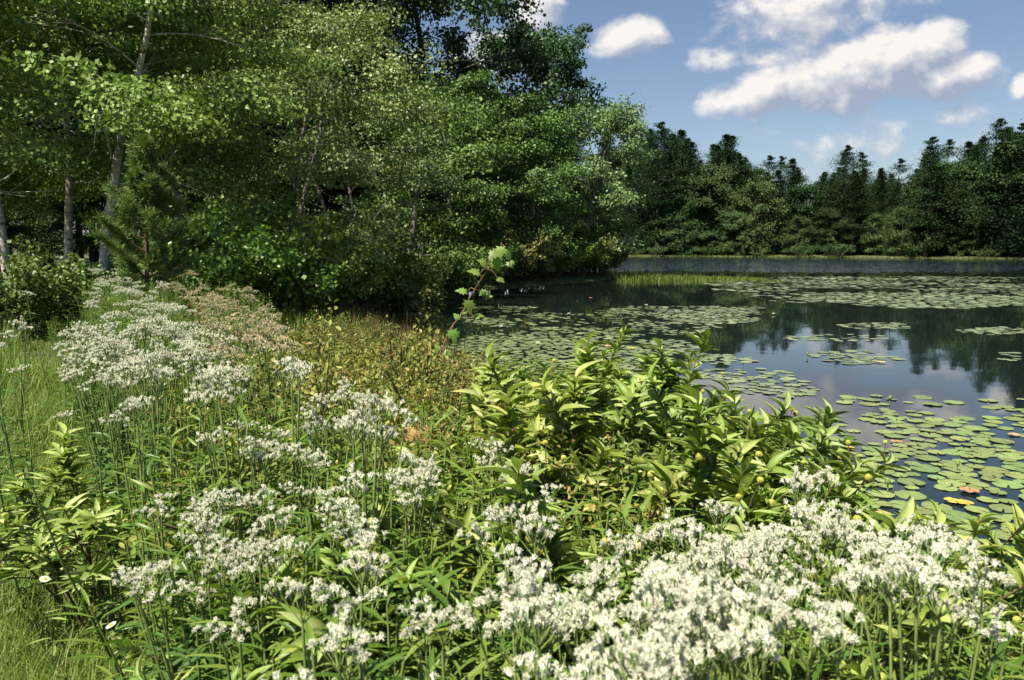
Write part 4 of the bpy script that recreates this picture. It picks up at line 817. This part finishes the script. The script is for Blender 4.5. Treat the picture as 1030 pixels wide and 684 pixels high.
def buttonbush(seed, H, R, stems, leaves=30, ll=.086, balls=10):
    r = rng(seed); st = MB(); lf = MB(); parts = []; cand = []
    for k in range(stems):
        an = k * 2.4; q = math.sqrt((k + .5) / stems); d = np.array([math.cos(an) * q * R / H, math.sin(an) * q * R / H, 1.]); Ln = H * r.uniform(.88, 1.03) * (1 - .12 * q) * math.sqrt(1 + (q * R / H) ** 2 * .8)
        B = curve((math.cos(an) * .1, math.sin(an) * .1, 0), d, Ln, 9, (math.cos(an) * .15, math.sin(an) * .15, .1), r, .07); tube(st, B, .007 * np.linspace(1, .35, 10), 5)
        shoots = [(B, 5)]
        for s in range(5):
            i0 = int(r.integers(4, 9)); b2 = curve(B[i0], np.array([math.cos(an), math.sin(an), 0]) * .3 + r.normal(0, .6, 3) + [0, 0, .9], H * r.uniform(.16, .32), 4, (0, 0, .4), r, .08); tube(st, b2, .0035 * np.linspace(1, .5, 5), 4); shoots.append((b2, 1))
        for (S, i0) in shoots:
            n = leaves if len(S) > 6 else int(leaves * .8); t = r.uniform(i0 / (len(S) - 1), 1, n) ** .7; f = t * (len(S) - 1); q2 = np.minimum(len(S) - 2, f.astype(int)); pos = S[q2] + (S[q2 + 1] - S[q2]) * (f - q2)[:, None]
            ax_ = norm(S[q2 + 1] - S[q2]); a2 = r.uniform(0, 6.3, n); side = np.stack([np.cos(a2), np.sin(a2), 0 * a2], 1); X = ax_ * (.65 + .6 * t[:, None] ** 2) + side * .85 + r.normal(0, .12, (n, 3)); Z = ax_ - side * .25 + r.normal(0, .2, (n, 3))
            scatter(lf, ELL[0], ELL[1], pos, X, Z, ll * r.uniform(.6, 1.2, n))
            cand.append(S[-1])
    for j in range(balls):
        p = cand[int(r.integers(0, len(cand)))]; e = p + np.array([r.normal(0, .025), r.normal(0, .025), r.uniform(.03, .08)]); tube(st, [p - [0, 0, .01], (p + e) / 2 + [.004, 0, 0], e], [.0016] * 3, 4)
        parts.append(('flower_ball', BALL, tuple(e + [0, 0, .008]), (r.uniform(0, 3), 0, r.uniform(0, 6)), r.uniform(.7, 1.15), []))
    return Kind('buttonbush', [('stems', st.mesh('stems', M['brownstem']), (0, 0, 0), (0, 0, 0), 1, []), ('foliage', lf.mesh('foliage', M['bushleaf']), (0, 0, 0), (0, 0, 0), 1, [])] + parts)
bb1 = buttonbush(801, 1.15, .50, 16, balls=22); bb2 = buttonbush(802, 1.05, .42, 13, balls=20); bb3 = buttonbush(803, 1.0, .36, 10, leaves=24, ll=.058, balls=18)
def put_bb(k, px, d, top, l):
    """top: the height in the view its upper leaves reach there"""
    x = ray(px, 300)[0] * d; g = max(-.1, G(x, d)); H = CAM[2] - (top - 248) / F * d - g; me = k.parts[1][1]; co = np.empty(len(me.vertices) * 3); me.vertices.foreach_get('co', co); z = np.sort(co[2::3])[int(len(co) / 3 * .985)]
    q = H / z; print('bush', px, d, round(q, 2)); k.place((x, d, g), px * .37, (q ** .4, q ** .4, q), l, 'buttonbush')
put_bb(bb1, 595, 3.3, 361, 'highest part of the buttonbush thicket with long pale folded leaves against the crowded pads')
put_bb(bb2, 655, 3.3, 374, 'buttonbush right of the highest one at the water edge')
put_bb(bb2, 556, 3.0, 374, 'buttonbush at the left end of the thicket above the white clusters')
put_bb(bb1, 620, 2.6, 396, 'buttonbush in the front middle of the thicket')
put_bb(bb1, 705, 2.9, 388, 'buttonbush with a shoot of yellow balls standing out over the open water')
put_bb(bb2, 755, 2.75, 430, 'rightmost buttonbush of the thicket above the white drift')
put_bb(bb2, 705, 2.1, 440, 'low buttonbush between the thicket and the white drift')
put_bb(bb2, 560, 2.2, 430, 'buttonbush just behind the broad flat white cluster')
put_bb(bb3, 1005, 1.7, 560, 'small-leaved buttonbush at the right edge dotted with yellow balls')
put_bb(bb3, 950, 1.45, 600, 'small-leaved buttonbush beneath the largest white cluster')
put_bb(bb3, 1055, 1.6, 568, 'buttonbush cut by the right edge')
put_bb(bb3, 1010, 1.25, 600, 'buttonbush in the bottom right corner')
put_bb(bb2, 455, 1.95, 445, 'buttonbush with large yellow balls in dark leaves in the centre foreground')
put_bb(bb2, 470, 1.5, 520, 'buttonbush in shade below the centre white clusters')
put_bb(bb3, 415, 1.45, 560, 'small-leaved buttonbush in the dark gap at bottom centre')
put_bb(bb2, 90, 2.7, 462, 'buttonbush with two yellow balls at the left of the meadow')

# ------------------------------------------------------------------ maple sapling, orange seedling
def maple_leaf_mesh(name, seed):
    r = rng(seed); out = [(0, 0), (.10, .10), (.02, .38), (.22, .26), (.30, .52), (.42, .34), (.62, .40), (.62, .20), (.82, .16), (1.0, 0)]
    out = np.array(out + [(x, -y) for (x, y) in out[-2:0:-1]]); n = len(out); c = np.array([.36, 0])
    z = lambda p: -.22 * np.hypot(p[0] - .3, p[1]) ** 1.4 + .10 * abs(p[1]) + r.normal(0, .012)
    mid = c + (out - c) * .5; V = [[c[0], 0, 0]] + [[p[0], p[1], z(p)] for p in mid] + [[p[0], p[1], z(p) - .02] for p in out]
    mb = MB(); mb.add(V, [[0, i + 1, (i + 1) % n + 1] for i in range(n)]); k = mb.n; mb.n = 0; mb.f.append(np.array([[i + 1, n + i + 1, n + (i + 1) % n + 1, (i + 1) % n + 1] for i in range(n)])); mb.m.append(np.zeros(n)); mb.sm.append(np.ones(n)); mb.n = k
    return mb
ml = [maple_leaf_mesh('leaf', 900 + i).mesh('leaf', M['maple']) for i in range(3)]
mo = [maple_leaf_mesh('leaf', 910 + i).mesh('leaf', M['autumn']) for i in range(2)]
def sapling(path_px, d, leaves, meshes, label, name, size, stemm):
    P0 = [np.array([*(ray(a, b)[[0]] * d), d, CAM[2] + ray(a, b)[2] * d]) for a, b in path_px]; x, y = P0[0][0], P0[0][1]; base = np.array([x, y, G(x, y)])
    pts = [np.zeros(3)] + [p - base for p in P0]; t = thing(name, tuple(base)); mb = MB(); tt = np.linspace(0, 1, len(pts)); q = np.linspace(0, 1, 24); S = np.stack([np.interp(q, tt, np.array(pts)[:, i]) for i in range(3)], 1)
    tube(mb, S, np.linspace(.0036, .0012, 24), 6); r = rng(5)
    for (a, b, ang, s, pitch) in leaves:
        p = np.array([ray(a, b)[0] * d, d + r.normal(0, .04), CAM[2] + ray(a, b)[2] * d]) - base; i = int(np.argmin(np.linalg.norm(S - (p + [0, 0, .02]), axis=1))); mid = (S[i] + p) / 2 + [0, 0, .012]; tube(mb, [S[i], mid, p], [.0013] * 3, 4)
        o = obj('leaf', meshes[int(r.integers(0, len(meshes)))], t, tuple(p), 0, size * s)
        X = np.array([math.cos(ang), r.normal(0, .25) - .15, math.sin(ang)]); X = X / np.linalg.norm(X); Zv = norm(np.array([r.normal(0, .3), -.65, .55 + pitch])); Yv = norm(np.cross(Zv, X)); Zv = np.cross(X, Yv)
        o.rotation_euler = Matrix((X, Yv, Zv)).transposed().to_euler()
    mb.build('stem', M[stemm], t); tag(t, label, 'sapling'); return t
sapling([(432, 390), (440, 362), (452, 332), (464, 316), (472, 300), (482, 284), (496, 262), (505, 246)], 3.4,
        [(455, 330, -1.3, 1.15, 0), (440, 348, -2.0, .9, 0), (463, 320, 2.4, .7, .3), (472, 300, -1.4, 1.25, 0), (470, 293, 3.0, 1.0, .4), (476, 318, .2, .9, .5), (482, 292, -.5, 1.0, .3), (487, 300, .3, .8, .3), (484, 274, 2.9, 1.15, .4), (497, 258, -1.3, 1.25, 0), (500, 252, -2.4, 1.0, 0), (508, 252, -.9, .9, 0), (504, 247, -1.6, 1.0, 0), (512, 262, -1.1, .8, 0), (500, 279, -.5, .75, .2), (447, 352, -.4, .75, 0), (436, 366, -2.7, .7, .2), (470, 312, -2.6, .7, .2), (490, 266, 2.6, .9, .2)],
        ml, 'tall thin maple sapling with reddish stem leaning right in front of the pond', 'maple_sapling', .056, 'redstem')
sapling([(405, 470), (412, 450), (420, 432), (424, 424)], 2.6, [(424, 428, -.8, 1.3, 0), (414, 432, -2.2, 1.2, 0), (428, 440, -1.2, 1.0, .2), (405, 440, 2.7, 1.0, .2), (436, 455, -.5, 1.1, .4), (415, 450, -1.7, 1.0, .2), (445, 462, -.3, .9, .3), (392, 452, 3.0, .9, .2)], mo, 'maple seedling with orange and tan leaves between the golden shrubs and white clusters', 'maple_seedling', .06, 'redstem')
# ------------------------------------------------------------------ fleabane daisies
dm = MB(); an = np.arange(22) * 2 * PI / 22; scatter(dm, DIAMOND[0] * np.array([1, .5, 1]), DIAMOND[1], np.zeros((22, 3)), np.stack([np.cos(an), np.sin(an), 0 * an + .1], 1), np.tile([0, 0, 1.], (22, 1)), np.full(22, .013)); dc = MB(); lathe(dc, [(.005, 0), (.0045, .003), (.0005, .0045)], 8)
ds = MB(); tube(ds, [(0, 0, 0), (.01, 0, .5), (0, 0, .998)], [.002, .0015, .0012], 4)
for i_, t_ in enumerate((.25, .4, .55, .7)): scatter(ds, LANCE[0], LANCE[1], np.array([[.008, 0, t_]]), np.array([[math.cos(i_ * 2), math.sin(i_ * 2), .5]]), np.array([[0, 0, 1.]]), np.array([.07]))
dse = ds.mesh('stem', M['stem']); dpm = dm.mesh('petals', M['petal']); dcm = dc.mesh('centre', M['yellow'])
for (px, py, l) in ((112, 632, 'small white daisy-like flower alone in the grass at lower left'), (45, 588, 'small white daisy by the pale patch of the trail'), (105, 550, 'white daisy near the buttonbush at lower left'), (56, 563, 'white daisy left of the lower-left buttonbush'), (103, 574, 'white daisy under the lower-left buttonbush'), (36, 410, 'daisy in shaded trail grass'), (153, 488, 'daisy above the low buttonbush')):
    h = .42; x, y = at(px, py, h); t = thing('daisy', (x, y, G(x, y)))
    a = obj('stem', dse, t); a.scale = (1, 1, h); b = obj('flower_head', dpm, t, (0, 0, h), 0, 1.2); b.rotation_euler = (.4, 0, px); c_ = obj('centre', dcm, b); tag(t, l, 'daisy')
